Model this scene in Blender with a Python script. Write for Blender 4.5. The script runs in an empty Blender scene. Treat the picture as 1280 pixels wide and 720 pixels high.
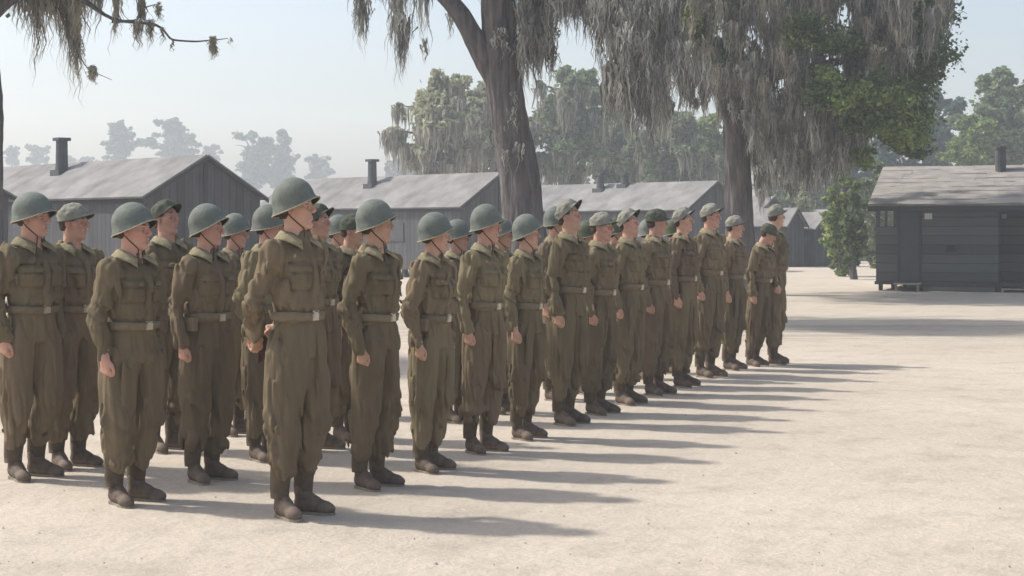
import bpy, math, random
import numpy as np
from mathutils import Vector, Matrix
from mathutils.bvhtree import BVHTree

# ------------------------------------------------------------------ camera, sky, sun
scene = bpy.context.scene
C = scene.collection
F, HY, CH = 2000.0, 284.0, 1.6          # focal length and horizon in photo pixels, eye height in metres
cd = bpy.data.cameras.new("camera"); cam = bpy.data.objects.new("camera", cd); C.objects.link(cam)
cam.location = (0, 0, CH); cam.rotation_euler = (math.radians(90), 0, 0)
cd.sensor_width = 36; cd.lens = F/1280*36; cd.shift_y = -(360-HY)/1280
cd.clip_start = .1; cd.clip_end = 3000
scene.camera = cam

LD = Vector((1.55, -.50, -1.80)).normalized()      # direction the sunlight travels
elev = math.asin(-LD.z); az = math.atan2(-LD.x, -LD.y)   # azimuth of the sun measured from +Y towards +X
w = bpy.data.worlds.new("World"); scene.world = w; w.use_nodes = True
nt = w.node_tree; bgn = nt.nodes['Background']
sky = nt.nodes.new('ShaderNodeTexSky'); sky.sky_type = 'NISHITA'; sky.sun_disc = False
sky.sun_elevation = elev; sky.sun_rotation = az
sky.air_density = 1.0; sky.dust_density = 3.2; sky.ozone_density = 1.2; sky.altitude = 0
hs = nt.nodes.new('ShaderNodeHueSaturation'); hs.inputs['Saturation'].default_value = .8
nt.links.new(sky.outputs[0], hs.inputs['Color']); nt.links.new(hs.outputs[0], bgn.inputs[0])
bgn.inputs[1].default_value = 0.15
sl = bpy.data.lights.new("sun", 'SUN'); so = bpy.data.objects.new("sun", sl); C.objects.link(so)
sl.energy = 3.7; sl.angle = math.radians(2.6); sl.color = (1, .955, .89)
so.rotation_euler = LD.to_track_quat('-Z', 'Y').to_euler(); so.location = (-20, 10, 30)
scene.view_settings.view_transform = 'Standard'; scene.view_settings.look = 'None'
scene.view_settings.gamma = 1; scene.view_settings.exposure = 0.36
scene.cycles.use_denoising = True
scene.cycles.max_bounces = 6; scene.cycles.volume_bounces = 2
scene.cycles.transparent_max_bounces = 8

# ------------------------------------------------------------------ helpers
def at(px, py, Y): return Vector(((px-640)/F*Y, Y, CH+(HY-py)/F*Y))     # photo pixel at a chosen distance
def ground_at(px, py): return at(px, py, CH*F/(py-HY))
def tag(o, label=None, cat=None, group=None, kind=None):
    if label: o['label'] = label
    if cat: o['category'] = cat
    if group: o['group'] = group
    if kind: o['kind'] = kind
    return o
def new_obj(name, data, parent=None, loc=(0,0,0), rot=(0,0,0)):
    o = bpy.data.objects.new(name, data); C.objects.link(o)
    o.location = loc; o.rotation_euler = rot
    if parent: o.parent = parent
    return o
def empty(name, loc, rz=0): 
    o = new_obj(name, None, None, loc, (0,0,rz)); o.empty_display_size = .2; return o
def mesh_np(name, V, Q, mat=None, smooth=True, tris=None):
    me = bpy.data.meshes.new(name)
    V = np.asarray(V, np.float32); Q = np.asarray(Q, np.int32)
    k = Q.shape[1]; n = len(Q)
    me.vertices.add(len(V)); me.vertices.foreach_set('co', V.ravel())
    me.loops.add(n*k); me.loops.foreach_set('vertex_index', Q.ravel())
    me.polygons.add(n); me.polygons.foreach_set('loop_start', np.arange(0, n*k, k, dtype=np.int32))
    me.polygons.foreach_set('loop_total', np.full(n, k, np.int32))
    me.update(calc_edges=True); me.validate()
    me.polygons.foreach_set('use_smooth', np.full(len(me.polygons), smooth, bool))
    if mat: me.materials.append(mat)
    return me
class MB:
    """collects verts and faces of one mesh"""
    def __init__(s): s.v = []; s.f = []
    def add(s, vs, fs):
        b = len(s.v); s.v += [tuple(v) for v in vs]; s.f += [tuple(i+b for i in f) for f in fs]
    def box(s, x0, x1, y0, y1, z0, z1, M=None):
        vs = [Vector(p) for p in ((x0,y0,z0),(x1,y0,z0),(x1,y1,z0),(x0,y1,z0),(x0,y0,z1),(x1,y0,z1),(x1,y1,z1),(x0,y1,z1))]
        if M: vs = [M @ v for v in vs]
        s.add(vs, [(0,3,2,1),(4,5,6,7),(0,1,5,4),(1,2,6,5),(2,3,7,6),(3,0,4,7)])
    def prism(s, pts, n, t):      # flat polygon thickened by t along n
        a = [Vector(p) for p in pts]; b = [p+Vector(n)*t for p in a]; k = len(a)
        s.add(a+b, [tuple(range(k))[::-1], tuple(range(k, 2*k))]+[(i,(i+1)%k,(i+1)%k+k,i+k) for i in range(k)])
    def tube(s, pts, rad, seg=8, rough=0, rng=None):
        pts = [Vector(p) for p in pts]; vs = []; fs = []
        for i, p in enumerate(pts):
            t = (pts[min(i+1,len(pts)-1)]-pts[max(i-1,0)]).normalized()
            u = t.cross(Vector((0,1,.01))).normalized() if abs(t.y) < .95 else t.cross(Vector((1,0,0))).normalized()
            v = t.cross(u).normalized()
            for j in range(seg):
                a = 2*math.pi*j/seg; r = rad[i]
                if rough: r *= 1+rough*(math.sin(j*2.4+1.3*i*.3)*.5+math.sin(j*5.1+i*.21)*.3+(rng.random()-.5)*.5)
                vs.append(p+u*math.cos(a)*r+v*math.sin(a)*r)
        for i in range(len(pts)-1):
            for j in range(seg):
                a = i*seg+j; b = i*seg+(j+1)%seg
                fs.append((a, b, b+seg, a+seg))
        fs.append(tuple(range(seg))); fs.append(tuple(range((len(pts)-1)*seg, len(pts)*seg))[::-1])
        s.add(vs, fs)
    def build(s, name, mat, parent=None, smooth=False, loc=(0,0,0)):
        me = bpy.data.meshes.new(name); me.from_pydata(s.v, [], s.f); me.update()
        if smooth: me.polygons.foreach_set('use_smooth', np.ones(len(me.polygons), bool))
        if mat: me.materials.append(mat)
        return new_obj(name, me, parent, loc)

# ------------------------------------------------------------------ materials
def mat(name, col, rough=.85, var=.15, nscale=6, bump=0, bscale=40, stretch=(1,1,1), rand=0, spec=.3, island=0, col2=None, bdist=.01, metal=0, coords='Object', hue=0):
    m = bpy.data.materials.new(name); m.use_nodes = True; t = m.node_tree; b = t.nodes['Principled BSDF']
    N = t.nodes.new; L = t.links.new
    b.inputs['Roughness'].default_value = rough; b.inputs['Specular IOR Level'].default_value = spec
    b.inputs['Metallic'].default_value = metal
    tc = N('ShaderNodeTexCoord'); mp = N('ShaderNodeMapping'); mp.inputs['Scale'].default_value = stretch
    L(tc.outputs[coords], mp.inputs['Vector'])
    nz = N('ShaderNodeTexNoise'); nz.inputs['Scale'].default_value = nscale; nz.inputs['Detail'].default_value = 6; nz.inputs['Roughness'].default_value = .6
    L(mp.outputs[0], nz.inputs['Vector'])
    rp = N('ShaderNodeValToRGB'); rp.color_ramp.elements[0].position = .3; rp.color_ramp.elements[1].position = .7
    c2 = col2 or tuple(min(1, c*(1+var)) for c in col); c1 = tuple(c*(1-var) for c in col)
    rp.color_ramp.elements[0].color = (*c1, 1); rp.color_ramp.elements[1].color = (*c2, 1)
    L(nz.outputs[0], rp.inputs[0]); out = rp.outputs[0]
    if rand or island:
        h = N('ShaderNodeHueSaturation'); mr = N('ShaderNodeMapRange')
        if island: src = N('ShaderNodeNewGeometry').outputs['Random Per Island']; r = island
        else: src = N('ShaderNodeObjectInfo').outputs['Random']; r = rand
        L(src, mr.inputs[0]); mr.inputs[3].default_value = 1-r; mr.inputs[4].default_value = 1+r
        L(mr.outputs[0], h.inputs['Value']); L(out, h.inputs['Color']); out = h.outputs[0]
        if hue:
            m2 = N('ShaderNodeMapRange'); ml = N('ShaderNodeMath'); ml.operation = 'FRACT'; mm = N('ShaderNodeMath'); mm.operation = 'MULTIPLY'; mm.inputs[1].default_value = 7.31
            L(src, mm.inputs[0]); L(mm.outputs[0], ml.inputs[0]); L(ml.outputs[0], m2.inputs[0])
            m2.inputs[3].default_value = .5-hue; m2.inputs[4].default_value = .5+hue; L(m2.outputs[0], h.inputs['Hue'])
    L(out, b.inputs['Base Color'])
    if bump:
        n2 = N('ShaderNodeTexNoise'); n2.inputs['Scale'].default_value = bscale; n2.inputs['Detail'].default_value = 5
        L(mp.outputs[0], n2.inputs['Vector']); bp = N('ShaderNodeBump'); bp.inputs['Strength'].default_value = bump; bp.inputs['Distance'].default_value = bdist
        L(n2.outputs[0], bp.inputs['Height']); L(bp.outputs[0], b.inputs['Normal'])
    return m
M = {}
M['cloth'] = mat('olive cotton', (.178,.140,.087), .92, .16, 7, .8, 26, (1,1,.45), rand=.2, spec=.12, bdist=.012, hue=.008)
M['trouser'] = mat('olive trouser cotton', (.160,.125,.079), .92, .16, 6, .8, 22, (1,1,.4), rand=.2, spec=.12, bdist=.012, hue=.008)
M['collar'] = mat('pale olive collar', (.26,.225,.14), .92, .35, 25, .4, 60, rand=.15, spec=.1)  # paler and more mottled than the jacket cloth
M['webbing'] = mat('khaki webbing', (.195,.157,.105), .9, .1, 30, .4, 160, rand=.1, spec=.1)
M['buckle'] = mat('worn brass', (.45,.42,.35), .4, .1, 30, metal=.8)
M['helmet'] = mat('green grey helmet paint', (.135,.152,.130), .75, .26, 9, .35, 70, rand=.10, spec=.3, hue=.015)
M['helmet_dark'] = mat('dark green helmet paint', (.07,.085,.05), .7, .2, 14, .25, 120, spec=.2)
M['cap'] = mat('pale grey field cap cloth', (.23,.225,.185), .95, .22, 18, .5, 60, rand=.1, spec=.08)
M['cap_dark'] = mat('dark green cap cloth', (.085,.092,.068), .95, .22, 18, .5, 60, spec=.08)
M['liner'] = mat('helmet liner', (.03,.027,.02), .9, .1, 12)
M['rim'] = mat('sun-caught helmet rim', (.33,.29,.20), .7, .25, 35, spec=.2)  # lighter tan than the shell: sun catching the edge, put into the colour
M['strap'] = mat('brown leather strap', (.06,.032,.02), .6, .15, 30)
M['leather'] = mat('brown boot leather', (.135,.10,.075), .75, .35, 14, .3, 60, rand=.15, spec=.3)
M['dusty'] = mat('dusty boot sole', (.26,.23,.185), .9, .25, 25)
M['legging'] = mat('dark canvas legging', (.105,.08,.057), .9, .15, 20, .4, 60, rand=.1, spec=.1)
M['hair'] = mat('brown hair', (.055,.032,.018), .8, .3, 60, .6, 150)
M['glove'] = mat('dark brown glove leather', (.07,.035,.025), .6, .25, 20, .4, 50)
M['eye'] = mat('eye white', (.28,.25,.22), .4, .05, 10)
M['iris'] = mat('iris', (.03,.02,.015), .3, .1, 10)
def skin_mat():
    m = mat('skin', (.50,.285,.205), .55, .10, 12, .15, 90, rand=.10, spec=.35, hue=.008)
    t = m.node_tree; b = t.nodes['Principled BSDF']; a = t.nodes.new('ShaderNodeAttribute'); a.attribute_name = 'lips'
    mx = t.nodes.new('ShaderNodeMix'); mx.data_type = 'RGBA'; src = b.inputs['Base Color'].links[0].from_socket
    t.links.new(a.outputs['Fac'], mx.inputs[0]); t.links.new(src, mx.inputs[6]); mx.inputs[7].default_value = (.42,.13,.11,1)
    t.links.new(mx.outputs[2], b.inputs['Base Color'])
    b.inputs['Subsurface Weight'].default_value = .0
    return m
M['skin'] = skin_mat()
M['roof'] = mat('weathered grey roofing felt', (.205,.198,.192), .9, .33, 1.3, .5, 9, (1,1,1), rand=.04, spec=.15, bdist=.03)
M['roof_worn'] = mat('patched roofing felt', (.27,.25,.228), .92, .24, 2.0, .6, 6, (1,2.5,2.5), spec=.15, bdist=.04)
M['stove'] = mat('dark stove pipe', (.07,.075,.08), .8, .25, 6, .2, 20)
M['bark'] = mat('oak bark', (.125,.113,.11), .95, .5, 9, 1, 11, (1,1,.16), spec=.1, bdist=.16)
M['moss'] = mat('spanish moss', (.30,.298,.27), .95, .55, 1.6, spec=.05, island=.5, hue=.012)
M['moss_pale'] = mat('pale spanish moss', (.33,.31,.25), .95, .35, 2, spec=.05, island=.35)
def translucent(m, f):
    t = m.node_tree; b = t.nodes['Principled BSDF']; tr = t.nodes.new('ShaderNodeBsdfTranslucent'); mx = t.nodes.new('ShaderNodeMixShader'); mx.inputs[0].default_value = f
    t.links.new(b.inputs['Base Color'].links[0].from_socket, tr.inputs[0]); t.links.new(b.outputs[0], mx.inputs[1]); t.links.new(tr.outputs[0], mx.inputs[2])
    t.links.new(mx.outputs[0], t.nodes['Material Output'].inputs[0]); return m
def leafm(n, c, isl=.4): return translucent(mat(n, c, .7, .22, 1.2, spec=.25, island=isl, hue=.02), .42)
translucent(M['moss'], .3); translucent(M['moss_pale'], .3)
M['leaf'] = leafm('oak leaves', (.11,.16,.06)); M['leaf_bright'] = leafm('bright leaves', (.21,.28,.09))
M['leaf_dry'] = leafm('grey green leaves', (.33,.34,.21)); M['leaf_dark'] = leafm('dark leaves', (.065,.125,.105)); M['leaf_mid'] = leafm('soft green leaves', (.19,.24,.13)); M['leaf_far'] = leafm('far leaves', (.095,.14,.085))
M['wood_dark'] = mat('tarred wood', (.05,.052,.054), .85, .2, 3, .4, 20, (1,1,6))
M['wood_pale'] = mat('bare weathered wood', (.30,.26,.21), .9, .2, 6, .3, 30)
M['paper'] = mat('paper notice', (.55,.53,.5), .9, .1, 20)

def boards(name, col, axis, pitch, var=.2):
    """board cladding: a bump and dark joint every 'pitch' metres along one object axis"""
    m = mat(name, col, .88, var, 2.2, 0, stretch=(3,3,.6) if axis != 2 else (.5,.5,4), spec=.2)
    t = m.node_tree; N = t.nodes.new; L = t.links.new; b = t.nodes['Principled BSDF']
    tc = [n for n in t.nodes if n.type == 'TEX_COORD'][0]; sp = N('ShaderNodeSeparateXYZ'); L(tc.outputs['Object'], sp.inputs[0])
    if axis == 'xy':
        ad = N('ShaderNodeMath'); ad.operation = 'ADD'; L(sp.outputs[0], ad.inputs[0]); L(sp.outputs[1], ad.inputs[1]); src = ad.outputs[0]
    else: src = sp.outputs[axis]
    dv = N('ShaderNodeMath'); dv.operation = 'DIVIDE'; dv.inputs[1].default_value = pitch; L(src, dv.inputs[0])
    fr = N('ShaderNodeMath'); fr.operation = 'FRACT'; L(dv.outputs[0], fr.inputs[0])
    fl = N('ShaderNodeMath'); fl.operation = 'FLOOR'; L(dv.outputs[0], fl.inputs[0])
    wn = N('ShaderNodeTexWhiteNoise'); wn.noise_dimensions = '1D'; L(fl.outputs[0], wn.inputs['W'])
    mr = N('ShaderNodeMapRange'); L(wn.outputs[0], mr.inputs[0]); mr.inputs[3].default_value = .8; mr.inputs[4].default_value = 1.2
    gp = N('ShaderNodeMath'); gp.operation = 'GREATER_THAN'; gp.inputs[1].default_value = .08; L(fr.outputs[0], gp.inputs[0])
    g2 = N('ShaderNodeMapRange'); L(gp.outputs[0], g2.inputs[0]); g2.inputs[3].default_value = .45; g2.inputs[4].default_value = 1
    ml = N('ShaderNodeMath'); ml.operation = 'MULTIPLY'; L(mr.outputs[0], ml.inputs[0]); L(g2.outputs[0], ml.inputs[1])
    h = N('ShaderNodeHueSaturation'); src2 = b.inputs['Base Color'].links[0].from_socket
    L(src2, h.inputs['Color']); L(ml.outputs[0], h.inputs['Value']); L(h.outputs[0], b.inputs['Base Color'])
    bp = N('ShaderNodeBump'); bp.inputs['Distance'].default_value = .02; bp.inputs['Strength'].default_value = .8
    L(fr.outputs[0] if axis == 2 else gp.outputs[0], bp.inputs['Height']); L(bp.outputs[0], b.inputs['Normal'])
    return m
M['wall_v'] = boards('grey vertical boards', (.085,.085,.09), 'xy', .2)
M['wall_h'] = boards('dark grey lap boards', (.092,.1,.098), 2, .23, .12)
M['wall_d'] = boards('dark tarred boards', (.05,.053,.06), 'xy', .2)
M['wall_skirt'] = boards('faded skirt boards', (.13,.13,.122), 2, .12, .15)
M['door'] = mat('dark grey painted door', (.066,.072,.077), .8, .12, 3, .2, 20)

# ------------------------------------------------------------------ ground
def ground_mat():
    m = bpy.data.materials.new('pale sand'); m.use_nodes = True; t = m.node_tree; b = t.nodes['Principled BSDF']
    N = t.nodes.new; L = t.links.new; b.inputs['Roughness'].default_value = .95; b.inputs['Specular IOR Level'].default_value = .1
    tc = N('ShaderNodeTexCoord')
    def noise(sc, det=6, st=(1,1,1)):
        mp = N('ShaderNodeMapping'); mp.inputs['Scale'].default_value = st; L(tc.outputs['Object'], mp.inputs['Vector'])
        n = N('ShaderNodeTexNoise'); n.inputs['Scale'].default_value = sc; n.inputs['Detail'].default_value = det; n.inputs['Roughness'].default_value = .62; L(mp.outputs[0], n.inputs['Vector']); return n
    big = noise(.22, 4, (1,1.4,1)); mid = noise(2.2, 8); fine = noise(38, 6)
    r1 = N('ShaderNodeValToRGB'); e = r1.color_ramp.elements; e[0].position = .32; e[1].position = .68
    e[0].color = (.445,.388,.316,1); e[1].color = (.52,.458,.377,1); L(big.outputs[0], r1.inputs[0])
    r2 = N('ShaderNodeValToRGB'); e = r2.color_ramp.elements; e[0].position = .28; e[1].position = .5
    e[0].color = (.80,.80,.80,1); e[1].color = (1,1,1,1); L(mid.outputs[0], r2.inputs[0])
    r3 = N('ShaderNodeValToRGB'); e = r3.color_ramp.elements; e[0].position = .25; e[1].position = .6
    e[0].color = (.82,.81,.80,1); e[1].color = (1,1,1,1); L(fine.outputs[0], r3.inputs[0])
    ma = N('ShaderNodeMix'); ma.data_type = 'RGBA'; ma.blend_type = 'MULTIPLY'; ma.inputs[0].default_value = 1
    L(r1.outputs[0], ma.inputs[6]); L(r2.outputs[0], ma.inputs[7])
    mb = N('ShaderNodeMix'); mb.data_type = 'RGBA'; mb.blend_type = 'MULTIPLY'; mb.inputs[0].default_value = 1
    L(ma.outputs[2], mb.inputs[6]); L(r3.outputs[0], mb.inputs[7]); 
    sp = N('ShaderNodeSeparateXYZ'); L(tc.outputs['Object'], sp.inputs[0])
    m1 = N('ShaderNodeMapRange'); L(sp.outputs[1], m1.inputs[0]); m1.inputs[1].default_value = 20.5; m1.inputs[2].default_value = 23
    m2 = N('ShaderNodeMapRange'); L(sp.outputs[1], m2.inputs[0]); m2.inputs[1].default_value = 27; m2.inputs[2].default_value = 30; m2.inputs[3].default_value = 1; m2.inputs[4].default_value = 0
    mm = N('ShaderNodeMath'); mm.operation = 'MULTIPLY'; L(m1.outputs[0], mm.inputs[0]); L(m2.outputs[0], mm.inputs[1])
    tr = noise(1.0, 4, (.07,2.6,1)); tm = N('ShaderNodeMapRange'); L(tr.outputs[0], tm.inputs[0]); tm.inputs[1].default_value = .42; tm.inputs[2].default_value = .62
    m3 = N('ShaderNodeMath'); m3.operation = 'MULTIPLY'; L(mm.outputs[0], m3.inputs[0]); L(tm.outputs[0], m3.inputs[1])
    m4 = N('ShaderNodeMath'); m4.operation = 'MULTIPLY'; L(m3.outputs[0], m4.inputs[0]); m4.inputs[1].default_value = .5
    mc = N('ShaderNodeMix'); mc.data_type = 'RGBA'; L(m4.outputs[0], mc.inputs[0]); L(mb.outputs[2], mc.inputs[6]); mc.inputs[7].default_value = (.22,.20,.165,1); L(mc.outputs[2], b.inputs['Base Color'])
    n3 = noise(9, 5); n4 = noise(1.6, 3); vo = N('ShaderNodeTexVoronoi'); vo.inputs['Scale'].default_value = 3.2; L(tc.outputs['Object'], vo.inputs['Vector'])
    a1 = N('ShaderNodeMath'); a1.operation = 'ADD'; L(n3.outputs[0], a1.inputs[0]); L(n4.outputs[0], a1.inputs[1])
    vr = N('ShaderNodeMapRange'); L(vo.outputs['Distance'], vr.inputs[0]); vr.inputs[1].default_value = 0; vr.inputs[2].default_value = .35; vr.inputs[3].default_value = 0; vr.inputs[4].default_value = .35
    a2 = N('ShaderNodeMath'); a2.operation = 'ADD'; L(a1.outputs[0], a2.inputs[0]); L(vr.outputs[0], a2.inputs[1])
    a3 = N('ShaderNodeMath'); a3.operation = 'MULTIPLY_ADD'; L(fine.outputs[0], a3.inputs[0]); a3.inputs[1].default_value = .25; L(a2.outputs[0], a3.inputs[2])
    bp = N('ShaderNodeBump'); bp.inputs['Strength'].default_value = .38; bp.inputs['Distance'].default_value = .06
    L(a3.outputs[0], bp.inputs['Height']); L(bp.outputs[0], b.inputs['Normal'])
    return m
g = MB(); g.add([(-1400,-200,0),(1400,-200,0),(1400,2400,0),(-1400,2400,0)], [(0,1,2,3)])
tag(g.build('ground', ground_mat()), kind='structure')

def litter():
    r = random.Random(9); b = MB()
    for i in range(340):
        y = 7.5+34*r.random()**1.6; x = r.uniform(-.33, .33)*y; s = r.uniform(.004, .011)*(1+.5*(r.random() < .1))
        t = Vector((x, y, s*.3)); n = 5; a0 = r.uniform(0, 6)
        vs = [t+Vector((math.cos(a0+j*1.257)*s*r.uniform(.7,1.3), math.sin(a0+j*1.257)*s*r.uniform(.6,1.1), -s*.5)) for j in range(n)]+[t+Vector((r.uniform(-.2,.2)*s, 0, s*.5))]
        b.add(vs, [(j, (j+1) % n, n) for j in range(n)])
    tag(b.build('pebbles', mat('sand clods', (.36,.31,.26), .95, .3, 30)), 'small clods and pebbles scattered over the pale sand', 'pebbles', kind='stuff')
litter()
# ------------------------------------------------------------------ huts
def hut(name_label, P, wpx, L_, eave, ridge, ax=(-.68,.73), stove=(), group='wooden huts behind the soldiers', wallm='wall_v', roofm='roof', name='hut', over=.14, window=True, base=.25):
    """gabled hut: P is the near left corner of the gable end, ax the direction its ridge runs away from there"""
    a = Vector((ax[0], ax[1], 0)).normalized(); p = Vector((a.y, -a.x, 0))
    rz = math.atan2(p.y, p.x)
    root = empty(name, (P[0], P[1], 0), rz)
    tag(root, name_label, 'hut', group)
    W = wpx; w_ = MB()
    # walls: gable ends at y=0 and y=L, long sides
    t = .08
    def gable(y0, y1):
        pts = [(0,y0,base),(W,y0,base),(W,y0,eave),(W/2,y0,ridge-.02),(0,y0,eave)]
        w_.prism(pts, (0,1,0), y1-y0)
    gable(0, t); gable(L_-t, L_)
    w_.box(0, t, t, L_-t, base, eave); w_.box(W-t, W, t, L_-t, base, eave)
    w_.build('wall', M[wallm], root)
    for i in range(max(2, int(L_/2.4))+1 if base > .1 else 0):
        y = min(L_-.15, .05+i*L_/max(2, int(L_/2.4)))
        for x in (.05, W-.2):
            f = MB(); f.box(x, x+.14, y-.02, y+.12, -.05, base-.002); f.build('foundation_post', M['wood_dark'], root)
    r = MB(); s = (ridge-eave)/(W/2); h = over*s; th = .05
    for sg in (0, 1):
        def X(x): return x if sg == 0 else W-x
        pts = [(X(-over), -over, eave-h+.03), (X(W/2), -over, ridge+.03), (X(W/2), L_+over, ridge+.03), (X(-over), L_+over, eave-h+.03)]
        if sg: pts = pts[::-1]
        n = Vector((-s if sg == 0 else s, 0, 1)).normalized()
        r.prism(pts, n, th)
    r.build('roof', M[roofm], root)
    tr = MB()                       # dark barge boards and gable post
    for sg in (0, 1):
        def X(x): return x if sg == 0 else W-x
        q = [(X(-over), -over-.025, eave-h-.04), (X(W/2), -over-.025, ridge-.05), (X(W/2), -over-.025, ridge+.03), (X(-over), -over-.025, eave-h+.04)]
        tr.prism(q if sg else q[::-1], (0,1,0), .022)
    tr.box(W/2-.035, W/2+.035, -.03, -.004, base, ridge-.1)
    tr.box(-.03, -.004, -over, L_, eave-h-.07, eave-h+.0)
    tr.build('trim', M['wood_dark'], root)
    if window:
        for yy in (L_*.3, L_*.68):
            wn = MB(); wn.box(-.03, -.004, yy-.55, yy+.55, 1.15, 1.75); wo = wn.build('shutter', M['door'], root)
    for (sx, sy, hh) in stove:
        z0 = eave+s*min(sx, W-sx); c = MB(); c.tube([(sx, sy, z0-.1), (sx, sy, z0+hh*.3), (sx, sy, z0+hh-.08)], [.19,.155,.145], 12)
        c.box(sx-.17, sx+.17, sy-.17, sy+.17, z0+hh-.08, z0+hh)
        c.box(sx-.21, sx+.21, sy-.24, sy+.24, z0-.12, z0+.12)
        c.build('chimney', M['stove'], root)
    return root
c = at(182, 245, 36)
hut('weathered grey hut on the left with an upright chimney, its gable behind the helmets', c, 3.07, 12, 2.3, 3.21, stove=[(1.1, 6.1, .95)])
c = at(576, 259, 49)
hut('grey hut with pale roof and chimney, its gable half behind the big oak trunk', c, 3.2, 11, 2.24, 3.26, stove=[(1.1, 5.8, .95)])
c = at(858, 261, 57)
hut('third grey hut, its gable end just left of the second tree trunk', c, 3.2, 11.5, 2.24, 3.22, stove=[(1.2, 5.4, .70),(1.45, 4.35, .55)])
c = at(944, 272, 70)
hut('far pale-roofed hut right behind the second tree trunk', c, 2.4, 9, 2.1, 2.9, wallm='wall_d', base=0)
c = at(-205, 240, 30)
hut('dark hut at the left edge of the picture, only its corner showing', c, 3.6, 7, 2.2, 3.1, ax=(-.75,.66))
c = at(983, 281, 64)
hut('small dark shed with pale roof beside the last soldier', c, 1.35, 3.4, 1.70, 2.32, ax=(-.75,.66), name='shed', group='small sheds at the back', window=False, base=-.02, wallm='wall_d')
c = at(1019, 286, 65)
hut('small dark shed with pale roof next to the leafy young tree', c, 1.35, 2.0, 1.58, 2.16, ax=(-.62,.78), name='shed', group='small sheds at the back', window=False, base=-.02, wallm='wall_d')
c = at(1092, 290, 75)
hut('far pale-roofed shed glimpsed left of the black hut', c, 3.0, 4.5, 1.5, 2.4, ax=(-.75,.66), name='shed', group='small sheds at the back', window=False, base=-.02, wallm='wall_d')

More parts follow.
